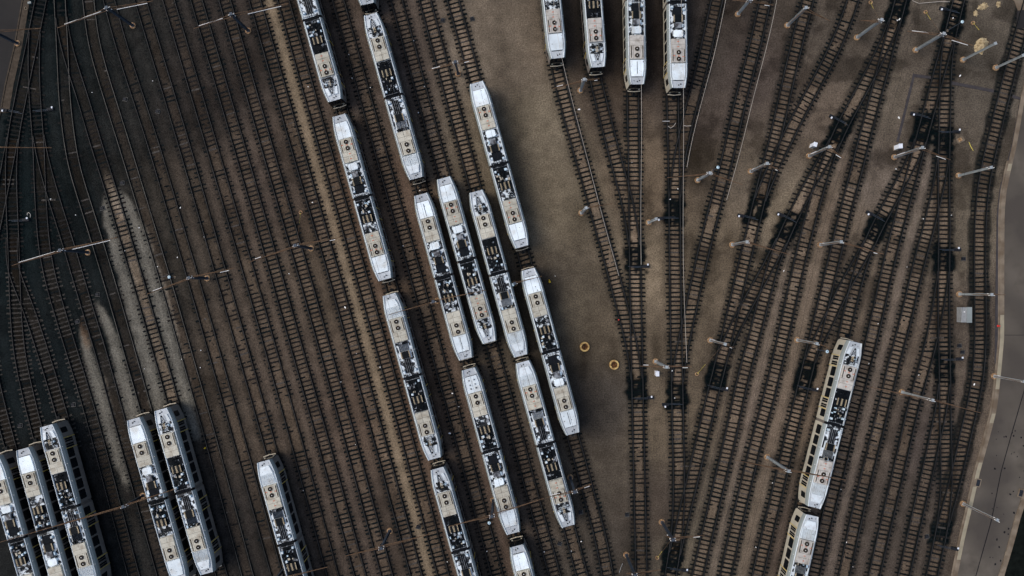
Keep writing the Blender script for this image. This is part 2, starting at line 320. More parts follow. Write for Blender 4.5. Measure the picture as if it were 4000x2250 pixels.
track('R10', [(3400, 935), (3350, 1030), (3293, 1125), (3258, 1203), (3232, 1261), (3190, 1343)], 'crossover link above the lower right trams', 'the crossover above the right trams', 0.0, merge_top=('R11a', 900), merge_bot=('R9', 1400), sig=50)
track('R14', [(3682, 640), (3668, 717), (3653, 772), (3632, 865), (3615, 931), (3591, 1009), (3565, 1125), (3538, 1242), (3495, 1397), (3468, 1514), (3425, 1687), (3398, 1804), (3367, 1920), (3339, 2037), (3295, 2250)],
      'first branch splitting left off the upright switch track', 'the first branch off the switch track', 0.0, merge_top=('R12', 600), wire='dark')
track('R15', [(3676, 1125), (3659, 1222), (3639, 1319), (3616, 1416), (3583, 1513), (3542, 1687), (3516, 1804), (3489, 1920), (3460, 2037), (3412, 2250)], 'second branch splitting left off the upright switch track', 'the second branch off the switch track', 0.0, merge_top=('R12', 1075), wire='dark')
track('R16', [(3688, 1513), (3678, 1591), (3653, 1687), (3630, 1804), (3606, 1905), (3584, 1998), (3563, 2091), (3528, 2250)], 'lowest branch splitting left off the upright switch track', 'the lowest branch off the switch track', 0.05, merge_top=('R12', 1500), wire='dark')
track('R17', [(4010, 39), (3964, 202), (3945, 272), (3921, 369), (3900, 447), (3873, 562), (3850, 659), (3835, 737), (3826, 853), (3824, 989), (3825, 1125), (3827, 1300), (3824, 1416), (3811, 1513), (3796, 1591), (3770, 1687), (3746, 1804), (3718, 1920), (3694, 2000)],
      'rightmost track with broad black ballast, following the right road', 'the rightmost track by the road', 0.0, merge_bot=('R12', 2060), wire=None, black=((2045, 2120),), sig=60)
for k in ('T0b', 'T0a'): TR[k]['bright'] = False

# ------------------------------------------------------------------ ground sheet with its gravel colours and some painted edge vignette
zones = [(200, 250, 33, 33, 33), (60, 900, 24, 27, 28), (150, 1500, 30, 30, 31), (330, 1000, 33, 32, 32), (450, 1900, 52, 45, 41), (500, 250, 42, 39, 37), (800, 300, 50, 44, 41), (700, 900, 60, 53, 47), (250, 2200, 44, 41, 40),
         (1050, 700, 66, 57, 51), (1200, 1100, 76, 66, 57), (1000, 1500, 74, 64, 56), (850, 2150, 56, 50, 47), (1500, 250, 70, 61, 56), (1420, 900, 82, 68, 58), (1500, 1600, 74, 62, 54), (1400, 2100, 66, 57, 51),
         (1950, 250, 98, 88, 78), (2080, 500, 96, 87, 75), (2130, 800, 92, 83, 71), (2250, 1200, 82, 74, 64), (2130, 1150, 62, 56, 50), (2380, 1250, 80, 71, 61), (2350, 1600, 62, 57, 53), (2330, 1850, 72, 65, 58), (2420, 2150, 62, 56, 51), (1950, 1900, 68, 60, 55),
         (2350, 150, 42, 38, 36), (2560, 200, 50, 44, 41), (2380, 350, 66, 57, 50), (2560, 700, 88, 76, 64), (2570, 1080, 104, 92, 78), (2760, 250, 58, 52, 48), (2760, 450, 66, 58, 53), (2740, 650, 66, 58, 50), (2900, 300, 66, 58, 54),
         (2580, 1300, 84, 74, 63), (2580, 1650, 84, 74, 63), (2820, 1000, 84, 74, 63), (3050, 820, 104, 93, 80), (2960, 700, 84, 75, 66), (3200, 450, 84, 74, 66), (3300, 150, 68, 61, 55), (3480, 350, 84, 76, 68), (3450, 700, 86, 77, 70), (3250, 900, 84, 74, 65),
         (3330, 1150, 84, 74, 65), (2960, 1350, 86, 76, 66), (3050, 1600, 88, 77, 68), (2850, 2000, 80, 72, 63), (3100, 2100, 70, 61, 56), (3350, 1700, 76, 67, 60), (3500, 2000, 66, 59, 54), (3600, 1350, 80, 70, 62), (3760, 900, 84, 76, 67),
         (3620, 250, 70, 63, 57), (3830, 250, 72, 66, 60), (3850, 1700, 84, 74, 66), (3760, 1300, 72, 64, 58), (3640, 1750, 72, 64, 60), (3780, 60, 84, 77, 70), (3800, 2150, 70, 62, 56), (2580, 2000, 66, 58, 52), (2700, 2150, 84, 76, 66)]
ALB = 1.22      # converts photographed tone to gravel albedo under this light
Z = np.array(zones, float)
zrgb = np.array([lin(z[2:]) for z in zones])
dens = 0.22
xs = np.concatenate([[-3000, -900, -300, -140], np.arange(-82, 82.01, dens), [140, 300, 900, 3000]])
ys = np.concatenate([[-3000, -900, -300, -110], np.arange(-52, 52.01, dens), [110, 300, 900, 3000]])
GX, GY = np.meshgrid(xs, ys)
PX = GX / S + 2000; PY = 1125 - GY / S
PXc = np.clip(PX, -200, 4200); PYc = np.clip(PY, -200, 2450)
def vnoise(x, y, cell, seed):
    r = np.random.RandomState(seed).rand(256, 256)
    u = x / cell; v = y / cell; i = np.floor(u).astype(int); j = np.floor(v).astype(int); fu = u - i; fv = v - j
    fu = fu * fu * (3 - 2 * fu); fv = fv * fv * (3 - 2 * fv)
    g = lambda a, b: r[a % 256, b % 256]
    return (g(i, j) * (1 - fu) * (1 - fv) + g(i + 1, j) * fu * (1 - fv) + g(i, j + 1) * (1 - fu) * fv + g(i + 1, j + 1) * fu * fv)
def sm(a, b, x):
    t = np.clip((x - a) / (b - a), 0, 1); return t * t * (3 - 2 * t)
wsum = np.zeros_like(GX); crgb = np.zeros(GX.shape + (3,))
for k in range(len(Z)):
    d2 = ((PXc - Z[k, 0]) ** 2 + (PYc - Z[k, 1]) ** 2) / 100.0 ** 2
    w = 1.0 / (d2 + 0.5) ** 2.2
    wsum += w; crgb += w[..., None] * zrgb[k]
crgb /= wsum[..., None]
crgb *= np.array([0.99, 1.0, 0.935])
lf = 1 - sm(250, 1450, PX + (PY - 1125) * -.2); crgb = crgb * (1 - .56 * lf[..., None]) + np.array([0.0035, 0.0075, 0.0085]) * .56 * lf[..., None]  # vignette-like darkening and teal tint painted into the left ground
big = vnoise(GX, GY, 6.0, 1) * .5 + vnoise(GX, GY, 2.2, 2) * .3 + vnoise(GX, GY, 0.8, 3) * .2
crgb *= (0.72 + 0.56 * big)[..., None]
mot = sm(.52, .68, vnoise(GX, GY, 4.2, 51) * .55 + vnoise(GX, GY, 1.6, 52) * .3 + vnoise(GX, GY, .6, 53) * .15)
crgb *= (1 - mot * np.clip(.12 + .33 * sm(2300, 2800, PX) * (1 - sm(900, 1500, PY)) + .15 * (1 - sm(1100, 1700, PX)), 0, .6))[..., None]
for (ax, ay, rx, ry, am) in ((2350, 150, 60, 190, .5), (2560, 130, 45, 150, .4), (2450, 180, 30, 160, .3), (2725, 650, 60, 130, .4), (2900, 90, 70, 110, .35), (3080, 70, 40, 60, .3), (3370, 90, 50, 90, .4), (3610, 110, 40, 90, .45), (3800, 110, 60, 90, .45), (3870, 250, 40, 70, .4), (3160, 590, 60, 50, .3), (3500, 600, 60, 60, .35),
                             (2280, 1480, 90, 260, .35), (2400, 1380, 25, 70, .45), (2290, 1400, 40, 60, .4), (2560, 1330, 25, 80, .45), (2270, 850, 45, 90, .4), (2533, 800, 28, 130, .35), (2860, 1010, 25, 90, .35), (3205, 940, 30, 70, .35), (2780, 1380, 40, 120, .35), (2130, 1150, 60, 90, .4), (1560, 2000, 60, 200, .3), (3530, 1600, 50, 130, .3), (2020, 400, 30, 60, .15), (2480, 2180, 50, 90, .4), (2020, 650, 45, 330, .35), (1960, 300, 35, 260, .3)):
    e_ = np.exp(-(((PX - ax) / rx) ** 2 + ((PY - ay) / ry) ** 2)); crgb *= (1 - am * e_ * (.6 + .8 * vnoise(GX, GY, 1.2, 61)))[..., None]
def mixc(mask, col):
    global crgb
    crgb = crgb * (1 - mask[..., None]) + np.array(col) * mask[..., None]
def sm(a, b, x):
    t = np.clip((x - a) / (b - a), 0, 1); return t * t * (3 - 2 * t)
G0 = (91, 88, 80)
def strip(pts, hw, col, amt=1.0, ys0=None, ys1=None, soft=0.28):
    yy = np.array([p[1] for p in pts], float); xx = np.array([p[0] for p in pts], float)
    o = np.argsort(yy); c = np.interp(PY, yy[o], xx[o])
    d = np.abs(PX - c) * S * 0.96
    wob = (vnoise(GX, GY, 1.4, 5) - .5) * .7 + (vnoise(GX, GY, 0.45, 6) - .5) * .4
    hwv = hw if np.isscalar(hw) else np.interp(PY, yy[o], np.array(hw)[o])
    hwv = hwv * (1.3 if col == G0 else 1)
    m = 1 - sm(hwv - soft, hwv + soft, d + wob * 0.6)
    e = sm(yy.min() - 25, yy.min() + 25, PY + wob * 60) * (1 - sm(yy.max() - 25, yy.max() + 25, PY + wob * 60))
    mixc(m * e * amt, lin(col))
mid = [((tx('T8', y) + tx('T9', y)) / 2, y) for y in range(-200, 2451, 50)]
strip(mid, 1.0, (112, 99, 81), 0.8, soft=0.7)
for a, b, col, am in (('T9', 'T10', (88, 72, 60), .5), ('T11', 'T12', (84, 70, 60), .5), ('T5', 'T6', (78, 68, 59), .5), ('T6', 'T7', (78, 68, 60), .3), ('T3', 'T4', (66, 58, 50), .4), ('T4', 'T5', (72, 63, 55), .45), ('R8', 'R9', (98, 86, 73), .5), ('R8a', 'R8', (98, 87, 76), .55), ('R11', 'R14', (98, 88, 78), .5)):
    strip([((tx(a, y) + tx(b, y)) / 2, y) for y in range(600, 2451, 50)], 0.8, col, am, soft=0.7)
strip([(415, 770), (430, 850), (455, 950), (505, 1125), (560, 1350), (620, 1560), (650, 1660)], [.35, .6, .8, .85, .9, .95, 1.0], G0, 0.95)
strip([(462, 740), (490, 800), (540, 912), (575, 1028), (610, 1125), (652, 1280), (690, 1436), (735, 1600), (770, 1720)], [.3, .8, .95, 1.0, 1.0, 1.0, .95, .85, .6], G0, 0.95)
strip([(tx('T1b', y), y) for y in range(700, 1681, 40)], .55, (92, 84, 72), .7)
strip([(445, 735), (470, 800), (485, 850)], [.5, .7, .4], (100, 96, 88), 0.8)
strip([(322, 1290), (338, 1358), (362, 1436), (392, 1533), (425, 1670), (440, 1710), (465, 1800), (490, 1880)], [.3, .5, .75, .85, .95, .85, .6, .3], G0, 0.9)
strip([(378, 1190), (388, 1203), (425, 1280), (460, 1377), (482, 1475), (508, 1591), (540, 1680)], [.3, .45, .5, .7, .75, .9, .7], G0, 0.9)
strip([(325, 1260), (335, 1320), (345, 1370)], .4, (84, 66, 50), .6)
# in-gauge fill, oil and painted shade beside the rails, dark shoulders at the sleeper ends, black switches
hz = np.zeros_like(GX)
for k in ORDER:
    t = TR[k]
    c = np.interp(PY, YG, t['x']); sl = np.gradient(t['x'], STEP); cs = 1 / np.sqrt(1 + np.interp(PY, YG, sl) ** 2)
    d = np.abs(PX - c) * S * cs
    inr = ((PY >= YG[t['a']] - 5) & (PY <= YG[t['b']] + 5)).astype(float)
    nz = (vnoise(GX, GY, 1.1, 8) - .5)
    dk = 0.13 + 0.04 * t['bury']
    base = crgb.copy()
    fill = np.array(lin((89, 77, 64))); 
    lum = base.mean(axis=2, keepdims=True); fillc = fill / fill.mean() * lum * (1.26 if k not in ('R17', 'T0b', 'T0b1', 'T0b3') else .95)
    patch = np.clip(vnoise(GX, GY, 3.0, 21) * 1.3, 0, 1)
    m = (1 - sm(0.42, 0.62, d)) * inr * (1 - .45 * min(1, t['bury'] * 1.4))
    crgb = crgb * (1 - .8 * m[..., None]) + fillc * (.8 * m * (0.6 + .4 * patch))[..., None] + crgb * (.8 * m * (.4 - .4 * patch))[..., None]
    oil_and_shade = sm(0.46, 0.62, d) * (1 - sm(0.86, 1.08, d + nz * .2)) * inr  # oily band, widened to paint in the shade along the rails
    oa = ((1 - dk) * oil_and_shade)[..., None]; crgb = crgb * (1 - oa) + np.array([0.0022, 0.0046, 0.0052]) * oa
    sh = sm(0.9, 1.1, d) * (1 - sm(1.3, 1.7, d + nz * .4)) * inr
    amt = (0.45 if k in ('R12', 'R11', 'R9', 'R8', 'R7', 'R14', 'R8a', 'R11a') else 0.30) if k not in ('R17',) else 0.8
    if k in ('T0b', 'T0b1', 'T0b3'): amt = .35
    oa = (amt * sh)[..., None]; crgb = crgb * (1 - oa) + np.array([0.0022, 0.0046, 0.0052]) * oa
    for (b0, b1) in t['black']:
        nb = (vnoise(GX, GY, 0.7, 77) - .5); bm = sm(b0 - 24, b0 + 2, PY + nb * 36) * (1 - sm(b1 - 2, b1 + 24, PY + nb * 36)) * (1 - sm(1.2, 1.75, d + nb * .8))
        gl = (d < .4) * sm(.5, .72, vnoise(GX, GY, .45, 91)) * .55; mixc(bm * (.975 - gl), (0.0016, 0.0038, 0.0045))
    # ballast height: fills over the sleepers where the track is buried
    fillh = np.maximum(t['bury'] * 0.085 * (1 - sm(1.6, 2.2, d)), (0 if k in ('R17', 'R12', 'T0b', 'T0b1') else .034) * (1 - sm(.5, .68, d)) * (.5 + vnoise(GX, GY, 5.0, 71))) * inr
    hz = np.maximum(hz, fillh)
# ballast height plus small random unevenness
GZ = (hz + 0.030 * (vnoise(GX, GY, 0.55, 31) - .5) + 0.03 * (vnoise(GX, GY, 1.7, 32) - .5))
far = (np.abs(GX) > 83) | (np.abs(GY) > 53); GZ[far] = 0
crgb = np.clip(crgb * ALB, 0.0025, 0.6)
nx, ny = len(xs), len(ys)
verts = np.stack([GX, GY, GZ], -1).reshape(-1, 3)
ii, jj = np.meshgrid(np.arange(nx - 1), np.arange(ny - 1)); a = (jj * nx + ii).ravel()
faces = np.stack([a, a + 1, a + nx + 1, a + nx], -1)
gm = bpy.data.meshes.new('ground'); gm.vertices.add(len(verts)); gm.vertices.foreach_set('co', verts.ravel())
gm.loops.add(faces.size); gm.loops.foreach_set('vertex_index', faces.ravel().astype(np.int32))
gm.polygons.add(len(faces)); gm.polygons.foreach_set('loop_start', np.arange(0, faces.size, 4, dtype=np.int32)); gm.polygons.foreach_set('loop_total', np.full(len(faces), 4, np.int32))
gm.update(calc_edges=True)
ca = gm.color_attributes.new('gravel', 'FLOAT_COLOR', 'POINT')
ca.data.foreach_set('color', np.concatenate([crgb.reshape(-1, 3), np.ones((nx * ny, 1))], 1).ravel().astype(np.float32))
g = bpy.data.materials.new('gravel_ground'); g.use_nodes = True; nt = g.node_tree; b = nt.nodes['Principled BSDF']; b.inputs['Roughness'].default_value = 0.95
b.inputs['Specular IOR Level'].default_value = 0.0
at = nt.nodes.new('ShaderNodeAttribute'); at.attribute_name = 'gravel'
geo = nt.nodes.new('ShaderNodeNewGeometry')
def nz_(sc, det, rough=.6):
    n = nt.nodes.new('ShaderNodeTexNoise'); n.inputs['Scale'].default_value = sc; n.inputs['Detail'].default_value = det; n.inputs['Roughness'].default_value = rough
    nt.links.new(geo.outputs['Position'], n.inputs['Vector']); return n
n1 = nz_(5.0, 8, .85); n2 = nz_(0.6, 4)
mr = nt.nodes.new('ShaderNodeMapRange'); mr.inputs[1].default_value = .3; mr.inputs[2].default_value = .7; mr.inputs[3].default_value = .1; mr.inputs[4].default_value = 2.0
nt.links.new(n1.outputs['Fac'], mr.inputs[0])
mr2 = nt.nodes.new('ShaderNodeMapRange'); mr2.inputs[1].default_value = .3; mr2.inputs[2].default_value = .7; mr2.inputs[3].default_value = .8; mr2.inputs[4].default_value = 1.2
nt.links.new(n2.outputs['Fac'], mr2.inputs[0])
mm = nt.nodes.new('ShaderNodeMath'); mm.operation = 'MULTIPLY'; nt.links.new(mr.outputs[0], mm.inputs[0]); nt.links.new(mr2.outputs[0], mm.inputs[1])
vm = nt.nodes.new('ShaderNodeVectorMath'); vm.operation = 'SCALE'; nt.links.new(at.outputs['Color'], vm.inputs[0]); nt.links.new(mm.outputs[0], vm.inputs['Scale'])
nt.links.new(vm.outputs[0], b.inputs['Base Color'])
n3 = nz_(9.0, 4, .7); bp = nt.nodes.new('ShaderNodeBump'); bp.inputs['Strength'].default_value = .7; bp.inputs['Distance'].default_value = .05
nt.links.new(n3.outputs['Fac'], bp.inputs['Height']); nt.links.new(bp.outputs[0], b.inputs['Normal'])
gm.materials.append(g); MATS['gravel_ground'] = g
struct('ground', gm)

# ------------------------------------------------------------------ build the tracks
TIE_TOP = 0.055
tie_mesh = {}
for nm in ('tie_dark', 'tie_brown', 'tie_grey', 'tie_black', 'tie_pale'):
    for v in range(2):
        m = MB(); w = .115 + .01 * v
        m.box(-1.3, 1.3, -w, w, -0.16, 0.0, nm, top=0.012)
        if nm == 'tie_grey':
            m = MB(); m.box(-1.3, -.56, -w, w, -0.16, -.004, 'tie_dark'); m.box(.56, 1.3, -w, w, -0.16, -.004, 'tie_dark'); m.box(-.56, .56, -w * .8, w * .8, -.16, 0, 'tie_grey')
        tie_mesh[nm, v] = m.mesh('sleeper')
def nearest_ext(key, py):
    """how far sleepers must reach to carry a branch close by: (left, right) half lengths, and whether to skip"""
    L = R_ = 1.3; skip = False
    c = tx(key, py)
    for k in ORDER:
        if k == key: continue
        t = TR[k]
        if not (YG[t['a']] - 6 <= py <= YG[t['b']] + 6): continue
        d = (tx(k, py) - c) * S
        if abs(d) < 2.25:
            if key in t['mains']:
                if d > 0: R_ = max(R_, d + 1.3)
                else: L = max(L, -d + 1.3)
            elif k in TR[key]['mains'] or ORDER.index(k) < ORDER.index(key): skip = True
    return L, R_, skip
RAIL = [(-.075, .0), (-.075, .018), (-.022, .03), (-.038, .12), (-.036, .152), (.036, .152), (.038, .12), (.022, .03), (.075, .018), (.075, .0)]
for ti, k in enumerate(ORDER):
    t = TR[k]; zoff = TIE_TOP + 0.002 + (ti % 7) * 0.0035
    ymid = (max(YG[t['a']], 0) + min(YG[t['b']], 2250)) / 2
    base = W(tx(k, ymid), ymid)
    root = thing('railway_track', t['label'], 'railway track', base, 0, 'tracks of the tram yard')
    ids = np.arange(t['a'], t['b'] + 1)
    P = [W(t['x'][i], YG[i]) - base for i in ids]
    T = [tang(k, YG[i]) for i in ids]
    for sgn in (-1, 1):
        m = MB(); m.mi('rail_side'); topm = 'rail_bright' if t['bright'] else 'rail_top'; m.mi(topm)
        n = len(RAIL); V = []
        for p, d in zip(P, T):
            nn = Vector((-d.y, d.x, 0))
            for (u, z) in RAIL: V.append(tuple(p + nn * (sgn * .7525 + u) + Vector((0, 0, zoff + z))))
        F = []; M = []
        for q in range(len(P) - 1):
            for e in range(n):
                f = (e + 1) % n
                F.append((q * n + e, q * n + f, (q + 1) * n + f, (q + 1) * n + e)); M.append(1 if e == 4 else 0)
        m.v, m.f, m.m = V, F, M
        obj('rail', m.mesh('rail'), root)
    # sleepers
    arc = np.concatenate([[0], np.cumsum([(P[i + 1] - P[i]).length for i in range(len(P) - 1)])])
    pyl = YG[ids]
    sl = []
    s_ = 0.3 + random.random() * .3
    while s_ < arc[-1]:
        py = float(np.interp(s_, arc, pyl)); s_ += 0.60 + random.uniform(-.02, .02)
        L, R_, skip = nearest_ext(k, py)
        if skip: continue
        sl.append((py, L, R_))
    inview = [q for q in sl if -8 <= q[0] <= 2258]
    covered = []
    step_keep = inview
    if len(inview) > 100:
        keep = set(np.linspace(0, len(inview) - 1, 100).astype(int).tolist())
        ind = [q for i, q in enumerate(inview) if i in keep]
        rest = [q for i, q in enumerate(inview) if i not in keep]
    else: ind, rest = inview, []
    rest += [q for q in sl if q not in inview]
    bury = t['bury']
    def tie_params(q):
        py, L, R_ = q
        d = tang(k, py); nn = Vector((-d.y, d.x, 0))      # nn: towards +X side (photo right)
        nn = nn if nn.x > 0 else -nn
        ang = math.atan2(nn.y, nn.x) + random.gauss(0, .03)
        c = W(tx(k, py), py) - base + nn * ((R_ - L) / 2 + random.uniform(-.07, .07))
        blk = any(b0 - 14 <= py <= b1 + 14 for b0, b1 in t['black'])
        r = random.random()
        if blk: nm = 'tie_black'
        elif k.startswith('T0') and 1050 < py < 1750 and r < .8: nm = 'tie_pale'
        else: nm = 'tie_grey' if r < (.08 if bury < .3 else .10) else ('tie_brown' if r < .55 else 'tie_dark')
        z = TIE_TOP + random.uniform(-.012, 0.0) - bury * 0.012 * random.random() + (.012 if nm == 'tie_grey' else 0) * (bury > .2)
        return c + Vector((0, 0, z)), ang, (L + R_) / 2.6, nm, random.randint(0, 1)
    for q in ind:
        c, ang, sc, nm, v = tie_params(q)
        o = bpy.data.objects.new('sleeper', tie_mesh[nm, v]); COL.objects.link(o); o.parent = root
        o.location = c; o.rotation_euler = (random.uniform(-.01, .01), 0, ang); o.scale = (sc * random.uniform(.95, 1.04), random.uniform(.82, 1.2), 1)
    if rest:
        m = MB()
        for q in rest:
            c, ang, sc, nm, v = tie_params(q)
            if nm == 'tie_grey': nm = 'tie_brown'
            h = 1.3 * sc; w = .118; ca_, sa_ = math.cos(ang), math.sin(ang)
            vs_ = [(c.x + x * ca_ - y * sa_, c.y + x * sa_ + y * ca_, c.z + z) for z in (-.16, 0) for x, y in ((-h, -w), (h, -w), (h, w), (-h, w))]
            m.add(vs_, [(3, 2, 1, 0), (4, 5, 6, 7), (0, 1, 5, 4), (1, 2, 6, 5), (2, 3, 7, 6), (3, 0, 4, 7)], nm)
        o = obj('sleeper', m.mesh('sleepers'), root); o['kind'] = 'stuff'
    # overhead contact wire
    if t['wire']:
        m = MB(); r = .018 if t['wire'] == 'pale' else .013
        sel = [i for i in range(0, len(ids), 4)]
        wy0, wy1 = -300, 2560
        if k == 'R6': wy1 = 800
        if k == 'R1': wy1 = 1090
        if k == 'R5': wy1 = 690
        if k == 'R3' : wy1 = 1060
        pts = [P[i] + Vector((.18 * math.sin(pyl[i] / 210.0), 0, 5.25)) for i in sel if wy0 <= pyl[i] <= wy1]
        if k == 'R4':
            cut = next(i for i, p in enumerate(pts) if (p + base).y < (1125 - 1400) * S)
            m.path(pts[:cut + 1], r, 'pale_cable_wire_sheen', 5); m.path(pts[cut:], .014, 'wire_dark', 5)  # painted sheen ends here, wire goes on dark
        else: m.path(pts, r, 'pale_cable_wire_sheen' if t['wire'] == 'pale' else 'wire_dark', 5)
        thing('contact_wire', ('sheen-painted pale' if t['wire'] == 'pale' else 'thin dark') + ' overhead wire strung above ' + t['short'], 'overhead wire', base, 0, 'overhead contact wires', m.mesh('contact_wire'))

# ------------------------------------------------------------------ roads and edges
def sheet(name, pts, z0, z1, m, kind='structure'):
    mb = MB(); mb.poly([tuple(W(*p)[:2]) for p in pts], z0, z1, m); return struct(name, mb.mesh(name), kind)
edge = [(4030, 280), (4000, 396), (3971, 562), (3944, 679), (3928, 756), (3922, 834), (3921, 1125), (3921, 1319), (3909, 1455), (3894, 1591), (3870, 1687), (3827, 1842), (3796, 1982), (3769, 2095), (3738, 2250), (3660, 2600)]
def offs(pts, dx): return [(x + dx, y) for x, y in pts]
def band(name, pl, pr, z0, z1, m, thing_label=None):
    mb = MB(); A = [W(*p) for p in pl]; B = [W(*p) for p in pr]
    for i in range(len(A) - 1):
        q = [A[i], B[i], B[i + 1], A[i + 1]]
        mb.poly([(p.x, p.y) for p in q], z0, z1, m)
    me = mb.mesh(name)
    return struct(name, me)
redge = [(4400, 700), (4330, 1125), (4260, 1319), (4180, 1500), (4080, 1700), (4000, 1912), (3963, 2017), (3932, 2134), (3897, 2250), (3800, 2600)]
def xat(pl, y):
    p = sorted(pl, key=lambda q: q[1]); return float(np.interp(y, [q[1] for q in p], [q[0] for q in p]))
ysr = list(range(280, 2601, 58))
redge = [(4620, 200), (4560, 500)] + redge
band('road', [(xat(edge, y), y) for y in ysr], [(xat(redge, y), y) for y in ysr], -0.3, 0.075, 'asphalt')
band('kerb', [(xat(edge, y) - 17, y) for y in ysr], [(xat(edge, y) - .6, y) for y in ysr], -0.3, 0.13, 'concrete')
band('kerb', [(xat(redge, y) + .6, y) for y in ysr], [(xat(redge, y) + 22, y) for y in ysr], -0.3, 0.16, 'concrete')
band('lawn', [(xat(redge, y) + 22.6, y) for y in ysr], [(xat(redge, y) + 1200, y) for y in ysr], -0.3, 0.12, 'lawn')
band('pavement', [(xat(edge, y) - 24, y) for y in ysr if y > 600], [(xat(edge, y) - 17.6, y) for y in ysr if y > 600], -0.3, 0.07, 'concrete')
for (y0, y1) in ((640, 668), (1230, 1520), (1615, 1652), (1806, 1870), (1900, 2185)):
    yy = list(np.linspace(y0, y1, 8)); band('kerb', [(xat(edge, y) - 16.4, y) for y in yy], [(xat(edge, y) - 1.4, y) for y in yy], 0.1, 0.135, 'concrete_pale')
for y_ in (1308,):
    band('road', [(xat(edge, y_) + 1, y_), (xat(edge, y_) + 1, y_ + 1.6)], [(xat(redge, y_) - 1, y_), (xat(redge, y_) - 1, y_ + 1.6)], .05, .0785, 'tar')
jl = [(4060, 1350), (3998, 1529), (3952, 1687), (3909, 1842), (3870, 2037), (3810, 2250), (3700, 2600)]
band('road', [(x - 1.6, y) for x, y in jl], [(x + 1.6, y) for x, y in jl], 0.05, 0.079, 'tar')
yl = [-400, 0, 183, 330, 440, 700]; ledge = [(160, -400), (87, 0), (55, 183), (20, 330), (0, 440), (-60, 700)]
band('road', [(x - 900, y) for x, y in ledge], ledge, -0.3, 0.08, 'asphalt_dark')
band('kerb', [(x + .5, y) for x, y in ledge], [(x + 5, y) for x, y in ledge], -0.3, 0.12, 'verge')
band('pavement', [(x + 5.6, y) for x, y in [(160, -400), (87, 0), (55, 183), (20, 330), (0, 440)]], [(x + w, y) for (x, y), w in zip([(160, -400), (87, 0), (55, 183), (20, 330), (0, 440)], (30, 30, 32, 34, 36))], -0.3, 0.05, 'verge')
sheet('road', [(3972, 42), (4300, 20), (4300, 100), (3968, 112)], -.3, .07, 'asphalt_dark')
sheet('pavement', [(3880, -60), (4300, -90), (4300, 10), (3975, 42), (3962, 5)], -.3, .08, 'concrete')
tr = [[(3500, 555), (3510, 555), (3572, 302), (3636, 308), (3636, 298), (3566, 288)], [(3718, 318), (3716, 330), (3880, 362), (3882, 350)], [(3955, 370), (3953, 382), (3983, 390), (3953, 560), (3905, 735), (3893, 835), (3888, 1125), (3885, 1420), (3897, 1420), (3900, 1125), (3905, 840), (3916, 738), (3965, 565), (3997, 385)]]
for t_ in tr: sheet('path', t_, -.2, .055, 'trench_fill')
# road patches of tar drips
mb = MB()
for _ in range(46):
    x = random.uniform(3860, 4010); y = random.uniform(1680, 2250)
    if x > xat(redge, y) - 6 or x < xat(edge, y) + 20: continue
    p = W(x, y); r = random.uniform(.06, .16); mb.poly([(p.x + r * random.uniform(.6, 1.3) * math.cos(a_), p.y + r * random.uniform(.6, 1.5) * math.sin(a_)) for a_ in [i * math.pi / 3 for i in range(6)]], .06, .078 + random.uniform(0, .0008), 'tar')
struct('road', mb.mesh('road_stains'))
# sand mounds
def mound(name, px, py, r, h, label, m='sand', grp=None):
    mb = MB(); n = 26; rings = 7; V = []; F = []
    rr = [1 + .18 * math.sin(2 * i * 2 * math.pi / n + px) + .1 * random.uniform(-1, 1) for i in range(n)]
    for q in range(rings):
        u = q / (rings - 1)
        for i in range(n):
            a_ = 2 * math.pi * i / n; R_ = r * rr[i] * (1 - u * .98)
            V.append((R_ * math.cos(a_), R_ * math.sin(a_) * .95, -.03 + h * (1 - math.cos(math.pi * u)) / 2 + .03 * random.uniform(-1, 1) * (u > 0)))
    for q in range(rings - 1):
        for i in range(n): j = (i + 1) % n; F.append((q * n + i, q * n + j, (q + 1) * n + j, (q + 1) * n + i))
    F.append(tuple((rings - 1) * n + i for i in range(n)))
    mb.add(V, F, m)
    return thing(name, label, 'sand pile', W(px, py), 0, grp, mb.mesh(name))
mound('sand_pile', 3832, 178, 1.25, .5, 'pale rounded heap of sand beside the leaning poles at top right')
for i, (x, y, r, l) in enumerate([(3840, 25, .9, 'flat pale sand spill near the top right corner'), (3900, 18, .55, 'small sand spill nearest the top right concrete slab'), (3812, 52, .5, 'small sand spill just above the round sand heap'),
                               ]):
    mound('sand_spill', x, y, r, .1, l)

